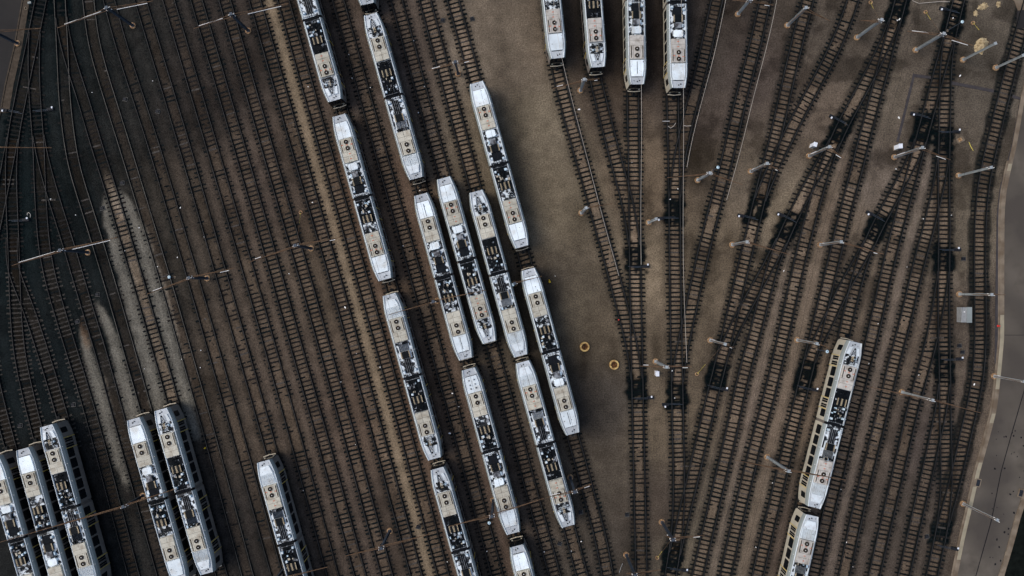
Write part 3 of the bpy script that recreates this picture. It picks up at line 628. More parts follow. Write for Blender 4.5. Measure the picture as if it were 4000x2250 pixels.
# ------------------------------------------------------------------ poles
def pole(base, tip, label, arm=None, kind='grey', white=None, n_ins=6, guy=None, shape='H', r0=None):
    bx, by = base; tx_, ty_ = tip
    k = math.hypot(tx_ - bx, ty_ - by) / max(60, math.hypot(bx - 2000, by - 1125))
    h = min(9.0, max(4.8, H * k / (1 + k)))
    b = W(bx, by)
    root = thing('catenary_pole', label, 'catenary pole', b, 0, 'poles carrying the overhead wires')
    m = MB(); m.cyl(0, 0, -.1, .16, .42, 'footing', 18, .40); m.cyl(0, 0, .16, .2, .25, 'footing', 14)
    obj('footing', m.mesh('footing'), root)
    m = MB(); mt = 'steel_pole' if kind == 'grey' else 'steel_dark'
    m.box(-.14, .14, -.14, -.11, .18, h, mt); m.box(-.14, .14, .11, .14, .18, h, mt); m.box(-.025, .025, -.11, .11, .18, h, mt); m.box(-.2, .2, -.2, .2, .19, .23, mt); m.box(-.18, .18, -.18, .18, h, h + .03, mt)
    ang = math.atan2(-(ty_ - by), tx_ - bx) if arm is None else math.atan2(-(arm[-1][1] - arm[0][1]), arm[-1][0] - arm[0][0])
    obj('mast', m.mesh('mast'), root, rz=ang)
    if arm:
        za = h - .75
        A = W(*arm[0], za) - b; B = W(*arm[1], za) - b
        ctr = Vector((0, 0, za))
        d = (B - A); 
        for (E, nm) in ((A, 0), (B, 1)):
            Lr = (E - ctr).length
            if Lr < .8: continue
            m = MB()
            m.tube(ctr, E, .042, 'rust_arm'); m.tube(ctr + Vector((0, 0, .62)), ctr + (E - ctr) * .86 + Vector((0, 0, .06)), .028, 'rust_arm')
            side = Vector((-(E - ctr).y, (E - ctr).x, 0)).normalized() * .16
            m.tube(ctr + Vector((0, 0, .3)) + side, ctr + (E - ctr) * .8 + Vector((0, 0, .02)), .03, 'rust_arm')
            for q in range(1, int(Lr / 1.1)):
                p = ctr + (E - ctr) * (q * 1.1 / Lr); m.tube(p, p + Vector((0, 0, .62 * (1 - q * 1.1 / Lr))), .018, 'rust_arm')
            ao = obj('bracket_arm', m.mesh('bracket_arm'), root)
            m = MB(); e1 = ctr + (E - ctr) * .86
            wr = white if white is not None else .25
            if wr > 0:
                s1 = ctr + (E - ctr) * max(.12, (.86 - wr)) + side * -.9
                m.tube(s1, e1 + side * -.9 + Vector((0, 0, -.02)), .04, 'arm_white'); obj('registration_tube', m.mesh('registration_tube'), ao)
    # insulators
    if n_ins:
        ca_, sa_ = math.cos(ang), math.sin(ang)
        for i in range(n_ins):
            s_ = -1 if i % 2 else 1; zz = h - .1 - (i // 2) * .28
            u, v = s_ * .30, .10 * (1 if (i // 2) % 2 else -1)
            m = MB(); m.cyl(u * ca_ - v * sa_, u * sa_ + v * ca_, zz, zz + .18, .055, 'insulator', 8, .04)
            m.tube((0, 0, zz + .03), (u * ca_ - v * sa_, u * sa_ + v * ca_, zz + .03), .02, 'steel_dark', 4)
            obj('insulator', m.mesh('insulator'), root)
    if guy:
        g_ = W(*guy) - b
        m = MB(); m.tube((0, 0, h - .5), g_ + Vector((0, 0, .1)), .014, 'rust_arm', 4)
        gt = g_ + (Vector((0, 0, h - .5)) - g_) * .33
        m.tube(g_ + Vector((0, 0, .1)), gt, .024, 'wire_yellow', 5)
        obj('guy_wire', m.mesh('guy_wire'), root)
        a_ = MB(); a_.ring(0, 0, -.05, .1, .14, .26, 'footing', 14); a_.cyl(0, 0, -.05, .05, .13, 'rubber', 12); a_.tube((0, 0, 0), (0, 0, .25), .03, 'steel_dark')
        thing('guy_anchor', 'small round anchor block ' + {1175: 'just left of the tan gravel strip', 2722: 'between the two centre right diagonals, yellow wire attached', 2567: 'left of the bottom junction switch', 3400: 'at the top edge beside the bending track switch', 3615: 'near the top left of the topmost right switch', 3800: 'just above the round sand heap'}[guy[0]], 'anchor', W(*guy), 0, 'guy wire anchors', a_.mesh('guy_anchor'))
    return root
X1 = 1.5528
def o(*p): return (p[0] * X1, p[1] * X1)
pole(o(335, 65), o(265, 22), 'dark steel pole with a long white arm at the top left corner', (o(145, 70), o(385, 2)), 'dark', .7)
pole(o(625, 78), o(578, 38), 'dark steel pole with white arm, second from the left along the top', (o(487, 72), o(726, 8)), 'dark', .6)
pole(o(45, 110), o(0, 92), 'dark steel pole standing on the verge of the left road', ((-60, 130), (160, 110)), 'dark', .0)
pole(o(222, 635), o(150, 632), 'dark steel pole whose long white arm crosses five left tracks', (o(30, 668), o(295, 597)), 'dark', .7)
pole(o(522, 700), o(475, 702), 'dark steel pole by the round blue lamp at left centre', (o(370, 740), o(590, 674)), 'dark', .2)
pole(o(783, 625), o(742, 622), 'dark steel pole held by an upright guy wire beside the tan strip', (o(625, 660), o(858, 597)), 'dark', .12, guy=(1175, 830))
pole((1523, 2073), (1494, 2145), 'dark steel pole on brown disc left of the lowest tram column', ((1350, 2172), (1676, 2087)), 'dark', .0)
pole((1118, 2212), (1088, 2262), 'dark steel pole half hidden behind the lone lower tram', ((1060, 2290), (1280, 2215)), 'dark', .0)
pole((1790, 289), (1777, 241), 'dark steel pole on a brown disc above the middle trams', ((1673, 276), (1839, 233)), 'dark', .3)
pole((1708, 1175), (1697, 1186), 'grey steel pole squeezed between the second and middle tram columns', ((1517, 1230), (1897, 1133)), 'dark', .0, n_ins=2)
pole((2010, 1108), (2008, 1108), 'short rusty steel pole beside the nose of the right slanting tram', ((1990, 1112), (2117, 1079)), 'dark', .0, n_ins=2)
pole((1927, 1953), (1917, 2017), 'dark steel pole left of the lower right slanting trams', ((1757, 2056), (2124, 1947)), 'dark', .0)
pole((2227, 1864), (2239, 1924), 'dark steel pole right of the lowest pantograph tram', ((2136, 1943), (2311, 1891)), 'dark', .3)
pole((2267, 354), (2286, 311), 'grey steel pole between the first and second top trams', ((2159, 346), (2342, 307)), 'grey', .2)
pole((2271, 832), (2295, 818), 'short grey pole alone at the edge of the open gravel', ((2271, 832), (2392, 795)), 'grey', .0, n_ins=2)
pole((2534, 869), (2565, 861), 'short grey pole left of the upper black switch', None, 'grey', n_ins=2)
pole((2725, 704), (2777, 682), 'grey steel pole under the bright round lamp at centre right', ((2606, 694), (2901, 721)), 'grey', .0)
pole((2932, 670), (3000, 644), 'grey steel pole left of the curved branch junction', ((2932, 670), (3047, 665)), 'grey', .15, n_ins=2)
pole((2860, 956), (2919, 955), 'grey steel pole reaching right just below the first diagonal switch', ((2860, 956), (3087, 995)), 'grey', .0, n_ins=1)
pole((2775, 1329), (2831, 1350), 'grey steel pole with a yellow guy wire beside the long diagonal', ((2775, 1329), (2866, 1358)), 'grey', .2, n_ins=0, guy=(2722, 1461))
pole((2561, 1412), (2602, 1438), 'grey steel pole above the small white cabinet between upright tracks', ((2499, 1430), (2701, 1432)), 'grey', .2)
pole((2585, 2039), (2625, 2112), 'dark steel pole with yellow guy wire at the bottom junction', ((2600, 2093), (2752, 2091)), 'dark', .2, guy=(2567, 2178))
pole((2446, 2167), (2476, 2250), 'dark steel pole cut by the bottom edge left of the upright track', ((2446, 2240), (2582, 2226)), 'dark', .0)
pole((2882, 56), (2932, 6), 'grey steel pole leftmost of the five along the top right', ((2860, 0), (3020, 20)), 'grey', .2)
pole((3075, 100), (3151, 31), 'grey steel pole second of the five along the top right', ((3075, 100), (3240, 80)), 'grey', .0, n_ins=2)
pole((3347, 147), (3447, 80), 'grey steel pole beside the switch on the top edge', ((3361, 80), (3400, 90)), 'grey', .0, guy=(3400, 10))
pole((3576, 196), (3690, 134), 'grey steel pole with crossed white brackets left of the round lamp', ((3544, 122), (3800, 177)), 'grey', .5, guy=(3615, 48))
pole((3761, 234), (3892, 177), 'long bare grey pole leaning past the sand heap', None, 'grey', n_ins=0, guy=(3800, 90))
pole((3889, 265), (4000, 220), 'long bare grey pole on the edge of the rightmost track', None, 'grey', n_ins=0)
pole((3160, 609), (3243, 579), 'grey steel pole below the left square cabinet', ((3160, 609), (3297, 618)), 'grey', .3, n_ins=3)
pole((3493, 614), (3606, 583), 'grey steel pole below the right square cabinet', ((3493, 614), (3713, 624)), 'grey', .3, n_ins=2)
pole((3744, 686), (3874, 661), 'grey steel pole stretched over the rightmost track, upper one', None, 'grey', n_ins=4)
pole((3204, 956), (3287, 952), 'grey steel pole with a long rusty arm at right centre', ((3204, 956), (3453, 993)), 'grey', .08, n_ins=1)
pole((3746, 1149), (3874, 1158), 'grey steel pole above the large flat cabinet', ((3800, 1150), (3928, 1152)), 'grey', .0, n_ins=4)
pole((3114, 1328), (3190, 1348), 'grey steel pole left of the nose of the right tram', ((3114, 1328), (3250, 1362)), 'grey', .0, n_ins=2)
pole((3522, 1531), (3641, 1572), 'grey steel pole with a rusty arm on both sides at lower right', ((3388, 1510), (3831, 1613)), 'grey', .0)
pole((3882, 1469), (4000, 1498), 'grey steel pole leaning over the right road from its kerb', ((3882, 1469), (4030, 1500)), 'grey', .1, n_ins=2)
pole((2997, 1785), (3080, 1842), 'grey steel pole whose rusty arm crosses the lower right tram', ((2872, 1798), (3303, 1875)), 'grey', .0)
pole((3761, 1967), (3893, 2038), 'grey steel pole over the lower part of the right road', ((3761, 1967), (3860, 2025)), 'grey', .0, n_ins=4)
pole((560, 1935), (501, 1976), 'dark steel pole holding the long rusty arm over the left trams', ((0, 2118), (691, 1908)), 'dark', .0)
pole((-70, 600), (-150, 580), 'dark steel pole outside the left edge reaching in with its arm', ((-70, 590), (202, 577)), 'dark', .0, n_ins=0)

# ------------------------------------------------------------------ trams
HL = 11.05
PC = {}
def pm(key, fn):
    if key not in PC:
        m = MB(); fn(m); PC[key] = m.mesh(key if isinstance(key, str) else key[0])
    return PC[key]
ZD = 3.28
def shell(wall):
    def f(m):
        X = [0.17, 8.8, 9.6, 10.4, HL]
        Wd = [1.325, 1.325, 1.26, 1.12, .98]; Rf = [1.08, 1.08, 1.03, .92, .80]
        def sec(x, w, r):
            pr = [(w - .04, .55), (w, .9), (w, 2.80), (w - .05, 3.10), (r + .02, 3.38), (r - .05, 3.41), (r - .10, ZD)]
            return [(x, y, z) for y, z in pr] + [(x, -y, z) for y, z in reversed(pr)]
        secs = [sec(x, w, r) for x, w, r in zip(X, Wd, Rf)]; n = 14
        V = [p for s in secs for p in s]
        mm = [wall, wall, 'tram_cove', 'tram_cove', 'tram_white', 'tram_white', 'tram_nose', 'tram_white', 'tram_white', 'tram_cove', 'tram_cove', wall, wall, 'rubber']
        for q in range(len(X) - 1):
            for e in range(n):
                g_ = (e + 1) % n
                m.add([V[q * n + e], V[q * n + g_], V[(q + 1) * n + g_], V[(q + 1) * n + e]], [(0, 1, 2, 3)], mm[e])
        m.add(secs[0], [tuple(range(n - 1, -1, -1))], 'rubber')
        e_ = secs[-1]
        m.add(e_, [tuple(range(n))], 'equip_black')
    return f
def deck(eq):
    def f(m):
        y = .955
        m.box(HL - 10.88, HL - 6.35, -y, y, ZD + .004, ZD + .03, 'deck_grime' if eq in 'ac' else 'deck_dark')
        if eq == 'c': m.box(HL - 8.6, HL - 6.35, -.75, .75, ZD + .03, ZD + .036, 'tram_white')
        if eq == 'b': m.box(HL - 7.7, HL - 6.35, -.85, .85, ZD + .03, ZD + .036, 'deck_grime')
    return f
def ac(col):
    def f(m):
        x1 = HL - 3.2; x0 = HL - 6.3; y = .90
        m.box(x0, x1, -y, y, ZD, ZD + .30, col, top=.03)
        for q in (HL - 4.95, HL - 5.55): m.box(q - .012, q + .012, -y + .04, y - .04, ZD + .29, ZD + .305, 'slot_dark')
        for s in (-.48, .48): m.box(HL - 4.95, x1 - .04, s - .01, s + .01, ZD + .29, ZD + .304, 'slot_dark')
        m.box(x0 + .02, HL - 5.55, -.01, .01, ZD + .29, ZD + .304, 'slot_dark')
    return f
def slots(m):
    m.box(HL - 4.9, HL - 3.35, -.06, .06, ZD + .28, ZD + .315, 'slot_dark')
def fan(m):
    m.ring(0, 0, 0, .10, .25, .29, 'slot_dark', 20)
    m.cyl(0, 0, 0, .03, .25, 'fan_dark', 18); m.cyl(0, 0, .03, .11, .055, 'insulator', 8)
    for i in range(7):
        a = i * 2 * math.pi / 7; m.tube((.05 * math.cos(a), .05 * math.sin(a), .06), (.25 * math.cos(a + .3), .25 * math.sin(a + .3), .06), .014, 'equip_black', 4)
def marks(m):
    for (x, y) in ((HL - 4.05, 0), (HL - 3.95, .60), (HL - 4.1, -.60), (HL - 5.25, -.05), (HL - 5.9, -.05)):
        for q in (-.08, 0.0, .08): m.box(x - .065, x + .065, y + q - .02, y + q + .02, ZD + .30, ZD + .318, 'orange_mark')
        m.box(x - .02, x + .02, y - .12, y + .12, ZD + .30, ZD + .3165, 'orange_mark')
def noseN(m):
    m.poly([(HL - 3.12, -.86), (HL - 1.9, -.84), (HL - 1.0, -.74), (HL - 1.0, .74), (HL - 1.9, .84), (HL - 3.12, .86)], ZD, ZD + .16, 'tram_panel')
    m.box(HL - .98, HL - .93, -.7, .7, ZD, ZD + .05, 'rubber')
def noseR(m):
    m.poly([(HL - 3.12, -.86), (HL - 1.75, -.82), (HL - 1.75, .82), (HL - 3.12, .86)], ZD, ZD + .10, 'tram_panel')
    for i in range(13):
        y = -.78 + i * .13; m.box(HL - 3.08, HL - 1.8, y - .018, y + .018, ZD + .09, ZD + .13, 'equip_grey' if i % 2 else 'tram_cove')
    m.poly([(HL - 1.72, -.84), (HL - .7, -.55), (HL - .7, .55), (HL - 1.72, .84)], ZD, ZD + .20, 'tram_white')
def nosePwing(m):
    m.box(HL - 3.12, HL - 1.72, -.88, .88, ZD + .004, ZD + .02, 'deck_grime')
    for s in (-1, 1): m.poly([(HL - 1.72, s * .84), (HL - .75, s * .62), (HL - .75, s * .25), (HL - 1.72, s * .42)], ZD, ZD + .14, 'tram_white')
def panto(m):
    z = ZD + .22; c = 'equip_black'
    for s in (-1, 1):
        m.tube((HL - 2.9, s * .42, z), (HL - 1.9, s * .32, z + .1), .04, c); m.tube((HL - 1.9, s * .32, z + .1), (HL - .85, s * .07, z + .16), .035, c)
        m.tube((HL - 2.9, s * .42, z), (HL - 2.9, s * .42, ZD), .05, c); m.tube((HL - 1.95, s * .36, z), (HL - 1.95, s * .36, ZD), .05, c)
        m.tube((HL - 2.5, s * .5, z + .12), (HL - 2.5, s * .72, z + .05), .05, c)
    for x in (HL - 2.95, HL - 2.75, HL - 2.0): m.tube((x, -.5, z), (x, .5, z), .035, c)
    m.tube((HL - 2.6, -.78, z + .15), (HL - 2.6, .78, z + .15), .03, c); m.tube((HL - 2.35, -.72, z + .15), (HL - 2.35, .72, z + .15), .03, c)
    m.tube((HL - 1.9, -.32, z + .1), (HL - 1.2, .15, z + .14), .025, c); m.tube((HL - 1.9, .32, z + .1), (HL - 1.2, -.15, z + .14), .025, c)
    m.box(HL - 1.0, HL - .8, -.09, .09, z + .1, z + .2, c)
    m.box(HL - 2.3, HL - 2.1, -.55, -.3, ZD, z + .05, 'equip_pale'); m.cyl(HL - 1.85, .6, ZD, z, .1, c, 10)
def springs(m):
    z = ZD + .30
    for y in (-.10, .10): m.tube((HL - 2.55, y, z), (HL - 1.85, y * .8, z), .045, 'brass_frame', 6)
def resist(double):
    def f(m):
        # local centre, 0.95 long x 1.15 wide
        m.box(-.46, .46, -.56, .56, 0, .26, 'equip_black')
        ys_ = (-.56, 0, .56) if double else (-.56, .56)
        for y in ys_: m.box(-.46, .46, y - .02, y + .02, .25, .31, 'brass_frame')
        nb = 8
        for i in range(nb):
            x = -.42 + i * .84 / (nb - 1)
            for s in ((-1, 0, 1) if double else (-1, 1)): m.box(x - .02, x + .02, max(-.58, s * .56 - .13), min(.58, s * .56 + .13), .25, .295, 'brass_frame')
    return f
def tank(m): m.box(-.5, .5, -.66, .66, 0, .30, 'tram_panel', ch=.16, top=.06)
def gbox(m):
    m.box(-.38, .38, -.42, .42, 0, .38, 'equip_grey', top=.03); m.box(-.2, .2, .44, .62, 0, .25, 'equip_pale'); m.box(-.28, .28, -.5, -.44, 0, .2, 'equip_black')
def matb(m): m.box(HL - 10.5, HL - 9.35, -.62, .62, ZD + .03, ZD + .12, 'deck_mat')
def pbox(m): m.box(-.15, .15, -.15, .15, 0, .30, 'equip_pale', top=.02); m.box(-.10, .10, -.10, .10, .30, .33, 'tram_white')
def tbox(m): m.box(-.2, .2, -.10, .10, 0, .28, 'equip_tan')
def ribs(dark, x0, x1):
    def f(m):
        n = 11 if dark else 9; w = .40 if dark else .6
        if dark: m.box(x0, x1, -w - .05, w + .05, ZD + .036, ZD + .06, 'deck_mat')
        for i in range(n):
            y = -w + i * 2 * w / (n - 1); m.box(x0, x1, y - .022, y + .022, ZD + .03, ZD + .16, 'equip_grey' if dark and i % 3 == 0 else 'equip_black')
    return f
def fork(m):
    z = ZD + .22
    for i in range(5):
        y = -.34 + i * .17; m.tube((HL - 7.5, y, z), (HL - 6.75 + .1 * (i % 2), y, z), .028, 'equip_black', 5)
        m.cyl(HL - 6.75 + .1 * (i % 2), y, ZD, z + .06, .05, 'equip_black', 8)
    m.path([(HL - 6.6, -.8, z), (HL - 6.55, -.3, z), (HL - 7.0, .1, z), (HL - 6.9, .8, z)], .03, 'equip_black')
def pipes(seed):
    def f(m):
        r = random.Random(seed); z = ZD + .12
        for _ in range(6):
            p = [(HL - 6.6 - r.random() * .9, r.uniform(-.85, .85), z + r.random() * .1)]
            for _ in range(3): p.append((min(HL - 6.5, max(HL - 7.6, p[-1][0] + r.uniform(-.5, .5))), max(-.85, min(.85, p[-1][1] + r.uniform(-.6, .6))), z + r.random() * .12))
            m.path(p, .03 + .02 * r.random(), 'equip_black')
        m.box(HL - 7.3, HL - 6.9, -.8, -.45, ZD + .03, ZD + .22, 'equip_grey')
    return f
def clutter(seed, x0, x1):
    def f(m):
        r = random.Random(seed)
        for _ in range(30):
            x = r.uniform(x0, x1); y = r.uniform(-.85, .85); a = r.uniform(.05, .18); b_ = r.uniform(.04, .16)
            m.box(x - a, x + a, y - b_, y + b_, ZD + .02, ZD + r.uniform(.08, .3), r.choice(['equip_black'] * 5 + ['equip_grey', 'equip_grey', 'equip_pale', 'equip_tan']))
        for _ in range(7):
            y = r.uniform(-.4, .4); m.tube((x0, y, ZD + .2), (x1, y + r.uniform(-.2, .2), ZD + .22), .022, 'equip_black', 4)
    return f
def horn(m): m.cyl(HL - .35, 0, ZD, ZD + .14, .07, 'equip_black', 8); m.box(HL - .55, HL - .4, .22, .34, ZD, ZD + .08, 'equip_black')
def vents(m):
    m.box(-.09, .09, -.085, .085, 0, .1, 'equip_grey', ch=.03)
def seam(m): m.box(HL - 2.9, HL - 1.3, -.03, .03, ZD + .16, ZD + .18, 'equip_black')
def rlight(m):
    for s in (-1, 1):
        for x in (1.0, 3.3, 5.6, 7.9): m.cyl(x, s * 1.22, 3.10, 3.26, .035, 'insulator', 6)
def win(w, h):
    def f(m):
        # lies in the XZ plane, thickness along +Y
        c = .10; pl = [(-w / 2 + c, -h / 2), (w / 2 - c, -h / 2), (w / 2, -h / 2 + c), (w / 2, h / 2 - c), (w / 2 - c, h / 2), (-w / 2 + c, h / 2), (-w / 2, h / 2 - c), (-w / 2, -h / 2 + c)]
        vs_ = [(x, -.02, z) for x, z in pl] + [(x, .012, z) for x, z in pl]
        m.add(vs_, [tuple(range(8)), tuple(range(15, 7, -1))] + [(i, 8 + i, 8 + (i + 1) % 8, (i + 1) % 8) for i in range(8)], 'glass_dark')
    return f
def door(wall):
    def f(m):
        m.box(-.70, .70, -.02, .035, .62, 2.77, wall)
        for x in (-.72, .72): m.box(x - .035, x + .035, -.02, .05, .6, 2.78, 'yellow_paint')
        m.box(-.012, .012, .03, .045, .64, 2.58, 'rubber')
    return f
def pane(m): m.box(-.12, .12, .030, .045, 1.15, 2.68, 'glass_dark')
def windscreen(m): m.box(HL - .02, HL + .05, -.90, .90, 1.35, 3.0, 'glass_dark', top=.02); m.box(HL - .01, HL + .06, -.03, .03, 1.36, 2.96, 'rubber')
def bumper(m):
    m.poly([(HL - .1, -1.0), (HL + .22, -.86), (HL + .3, 0), (HL + .22, .86), (HL - .1, 1.0)], .5, .86, 'equip_black'); m.poly([(HL + .12, -.9), (HL + .25, -.84), (HL + .33, 0), (HL + .25, .84), (HL + .12, .9), (HL + .22, 0)], .86, .92, 'equip_tan')
def coupler(m): m.box(HL + .1, HL + .65, -.13, .13, .5, .72, 'equip_black'); m.box(HL + .55, HL + .8, -.2, .2, .45, .8, 'equip_black', ch=.05); m.tube((HL + .3, -.3, .6), (HL + .7, -.25, .6), .05, 'equip_black')
def hlight(m):
    m.box(HL, HL + .05, -.1, .1, 1.02, 1.18, 'lamp_glass')
def bogie(m):
    m.box(-1.2, 1.2, -.9, .9, .35, .65, 'equip_black', ch=.2)
    for x in (-.9, .9):
        for s in (-1, 1): m.tube((x, s * .68, .55), (x, s * .82, .55), .34, 'steel_dark', 16)
def bellows(m):
    for i in range(7):
        x = -.15 + i * .05; w = 1.29 if i % 2 else 1.26
        m.box(x - .0245, x + .0245, -w, w, .7, 2.75, 'tram_wall_grey')
    m.box(-.155, .155, -1.15, 1.15, 2.75, 3.2, 'deck_mat', top=.02)
def bars(m):
    for x in (-.36, 0.30): m.tube((x, -1.0, 3.42), (x, 1.0, 3.38), .032, 'equip_grey')
    for y in (-.5, -.2, .15, .4): m.tube((-.6, y, 3.42), (.6, y + .1, 3.42), .026, 'equip_black')
    m.box(-.1, .2, -.95, -.75, 3.1, 3.3, 'equip_black')
ROWS = {}
def half(root, flip, nose, mk, eq, wall, accol, seed, ext):
    rz = math.pi if flip else 0
    def P(name, key, fn, parent=root, loc=(0, 0, 0), r=rz):
        if parent is root:
            c, s = math.cos(rz), math.sin(rz); loc = (loc[0] * c - loc[1] * s, loc[0] * s + loc[1] * c, loc[2])
        return obj(name, pm(key, fn), parent, loc, r)
    body = P('body', ('body', wall), shell(wall))
    P('roof_deck', ('roof_deck', eq), deck(eq))
    a = P('air_conditioner', ('air_conditioner', accol), ac(accol))
    for x in (HL - 3.65, HL - 4.5): P('fan', 'fan', fan, a, (x, 0, ZD + .295), 0)
    for y in (-.74, .74): P('vent_slot', 'vent_slot', slots, a, (0, y, 0), 0)
    if mk: P('warning_mark', 'warning_mark', marks, a, (0, 0, 0), 0)
    if nose == 'N': h_ = P('roof_hatch', 'roof_hatchN', noseN)
    elif nose == 'R': h_ = P('roof_hatch', 'roof_hatchR', noseR)
    else:
        h_ = P('roof_hatch', 'roof_hatchP', nosePwing); pg = P('pantograph', 'pantograph', panto); P('spring', 'spring', springs, pg, (0, 0, 0), 0)
    if ext == 'v' and nose == 'N': [P('roof_vent', 'roof_vent', vents, h_, (x, y, ZD + .16), 0) for x in (HL - 1.5, HL - 2.1, HL - 2.6) for y in (-.33, .35)]
    if ext == 's' and nose == 'N': P('roof_vent', 'roof_seam', seam, h_, (0, 0, 0), 0)
    P('horn', 'horn', horn)
    P('marker_lamp', 'marker_lamp', rlight)
    if eq == 'a':
        P('roof_tank', 'roof_tank', tank, loc=(HL - 6.95, 0, ZD + .03)); P('equipment_box', 'gbox', gbox, loc=(HL - 8.0, 0, ZD + .03))
        P('resistor_bank', 'res1', resist(False), loc=(HL - 8.9, 0, ZD + .03)); P('roof_mat', 'roof_mat', matb)
        for y in (-.74, .74): P('equipment_box', 'pbox', pbox, loc=(HL - 10.25 + .2 * y, y, ZD + .03))
        P('roof_cable', ('roof_cable', seed % 4), pipes(seed % 4))
    elif eq == 'b':
        P('roof_cable', ('roof_cable', seed % 4), pipes(seed % 4)); P('resistor_bank', 'res2', resist(True), loc=(HL - 8.15, 0, ZD + .03))
        P('roof_equipment', ('clutter', seed % 5), clutter(seed % 5, HL - 10.4, HL - 8.7)); P('equipment_box', 'pbox', pbox, loc=(HL - 8.95, .42, ZD + .03)); P('equipment_box', 'tbox', tbox, loc=(HL - 9.2, -.3, ZD + .03))
        for y in (-.74, .74): P('equipment_box', 'pbox', pbox, loc=(HL - 10.2, y, ZD + .03))
    elif eq == 'c':
        P('cooling_fin', 'cooling_fin', ribs(False, HL - 7.6, HL - 6.7)); P('resistor_bank', 'res1', resist(False), loc=(HL - 8.1, 0, ZD + .04))
        P('roof_mat', 'darkribs', ribs(True, HL - 10.45, HL - 8.6))
        for y in (-.74, .74): P('equipment_box', 'pbox', pbox, loc=(HL - 10.25, y, ZD + .03))
        P('roof_equipment', ('clutter', 7 + seed % 3), clutter(7 + seed % 3, HL - 6.6, HL - 6.45))
    else:
        P('busbar', 'busbar', fork); P('resistor_bank', 'res2', resist(True), loc=(HL - 8.0, 0, ZD + .03)); P('equipment_box', 'pbox', pbox, loc=(HL - 8.8, -.5, ZD + .03))
        P('roof_equipment', ('clutter', 10 + seed % 4), clutter(10 + seed % 4, HL - 10.4, HL - 8.6))
        for y in (-.74, .74): P('equipment_box', 'pbox', pbox, loc=(HL - 10.2 - .2 * y, y, ZD + .03))
    P('windscreen', 'windscreen', windscreen)
    P('bumper', 'bumper', bumper); P('coupler', 'coupler', coupler)
    for s in (-.62, .62): P('headlight', 'headlight', hlight, loc=(0, s, 0))
    P('bogie', 'bogie', bogie, loc=(7.6, 0, 0))
    # sides: +Y side of a half has door,3 windows,door,1 window from the nose; -Y side has door, 5 windows
    def side(sgn, items):
        for it, x, w in items:
            r = 0 if sgn > 0 else math.pi
            if it == 'w': P('window', ('window', w), win(w, 1.26), loc=(x, sgn * 1.326, 2.08), r=rz + r)
            elif it == 'c': P('window', ('window', w), win(w, 1.2), loc=(x, sgn * 1.205, 2.08), r=rz + r + (-.16 if sgn > 0 else .16))
            else:
                d = P('door', ('door', wall), door(wall), loc=(x, sgn * 1.322, 0), r=rz + r)
                for q in (-.5, -.22, .22, .5): P('pane', 'pane', pane, d, (q, 0, 0), 0)
    side(1, [('c', 9.95, .75), ('d', 8.15, 0), ('w', 6.7, 1.22), ('w', 5.25, 1.22), ('w', 3.8, 1.22), ('d', 2.4, 0), ('w', 1.1, 1.0)])
    side(-1, [('c', 9.95, .75), ('d', 8.2, 0), ('w', 6.85, 1.22), ('w', 5.42, 1.22), ('w', 4.0, 1.22), ('w', 2.57, 1.22), ('w', 1.15, 1.2)])
def tram(key, yroof, end, label, a, b_, wall='tram_wall_grey', accol='ac_tan', stripe=False, dx=0):
    """yroof: photo row of the given end of the roof ('t' upper, 'b' lower). a: upper half, b_: lower half = (nose, marks, equipment, extra)"""
    py = 1125 + (yroof - 1125) * (H - 3.3) / H
    sgn = 1 if end == 't' else -1
    L = 2 * HL; q = py
    for _ in range(20):
        p0 = W(tx(key, py) + dx, py); p1 = W(tx(key, q) + dx, q); dist = (p1 - p0).length
        q += sgn * (L - dist) / S * .97
    p1 = W(tx(key, q) + dx, q)
    if end != 't': p0, p1 = p1, p0
    c = (p0 + p1) / 2; d = (p0 - p1)
    root = thing('tram_car', label, 'tram', (c.x, c.y, .21), math.atan2(d.y, d.x), 'parked articulated trams')
    sd = len(ROWS); ROWS[label] = 1
    half(root, False, a[0], a[1], a[2], wall, accol, sd, a[3]); half(root, True, b_[0], b_[1], b_[2], wall, accol, sd + 3, b_[3])
    obj('bellows', pm('bellows', bellows), root); obj('roof_cable', pm('bars', bars), root); obj('bogie', pm('bogie', bogie), root)
    if stripe:
        m = MB(); m.box(-10, -.6, -1.345, -1.32, 1.0, 1.38, 'yellow_paint'); m.box(.6, 9.2, -1.345, -1.32, 1.0, 1.38, 'yellow_paint')
        m.v = [(x, -y if False else y, z) for x, y, z in m.v]; st = obj('side_stripe', m.mesh('side_stripe'), root)
    return root
n_ = ''
tram('T10', 394, 'b', 'tram cut by the top edge, first of the left column, pantograph at its lower end', ('R', 0, 'c', n_), ('P', 1, 'd', n_))
tram('T10', 452, 't', 'second tram of the left column, plain white roof hatches at both ends and orange marks', ('N', 1, 'a', n_), ('N', 1, 'b', n_))
tram('T10', 1150, 't', 'third tram of the left column, its ribbed top end crossed by a rusty arm', ('R', 0, 'c', n_), ('P', 0, 'd', n_))
tram('T10', 1828, 't', 'lowest tram of the left column, cut by the bottom edge, pantograph at its top end', ('P', 0, 'd', n_), ('R', 0, 'c', n_))
tram('T12', 18, 'b', 'tram of which only the dark nose shows at the top edge', ('N', 0, 'a', n_), ('N', 0, 'b', n_))
tram('T12', 58, 't', 'upper tram of the second column, pantograph at top and ribbed roof at its lower end', ('P', 0, 'd', n_), ('R', 0, 'c', n_))
tram('T12', 760, 't', 'tram with a dark seam along its upper roof hatch, beside the middle single tram', ('N', 0, 'a', 's'), ('N', 0, 'b', 's'))
tram('T12', 1440, 't', 'lower tram of the second column with black square vents on its upper roof hatch', ('N', 0, 'b', 'v'), ('N', 0, 'a', n_))
tram('T12', 2130, 't', 'tram whose upper end just enters at the bottom edge', ('N', 0, 'a', n_), ('N', 0, 'b', n_))
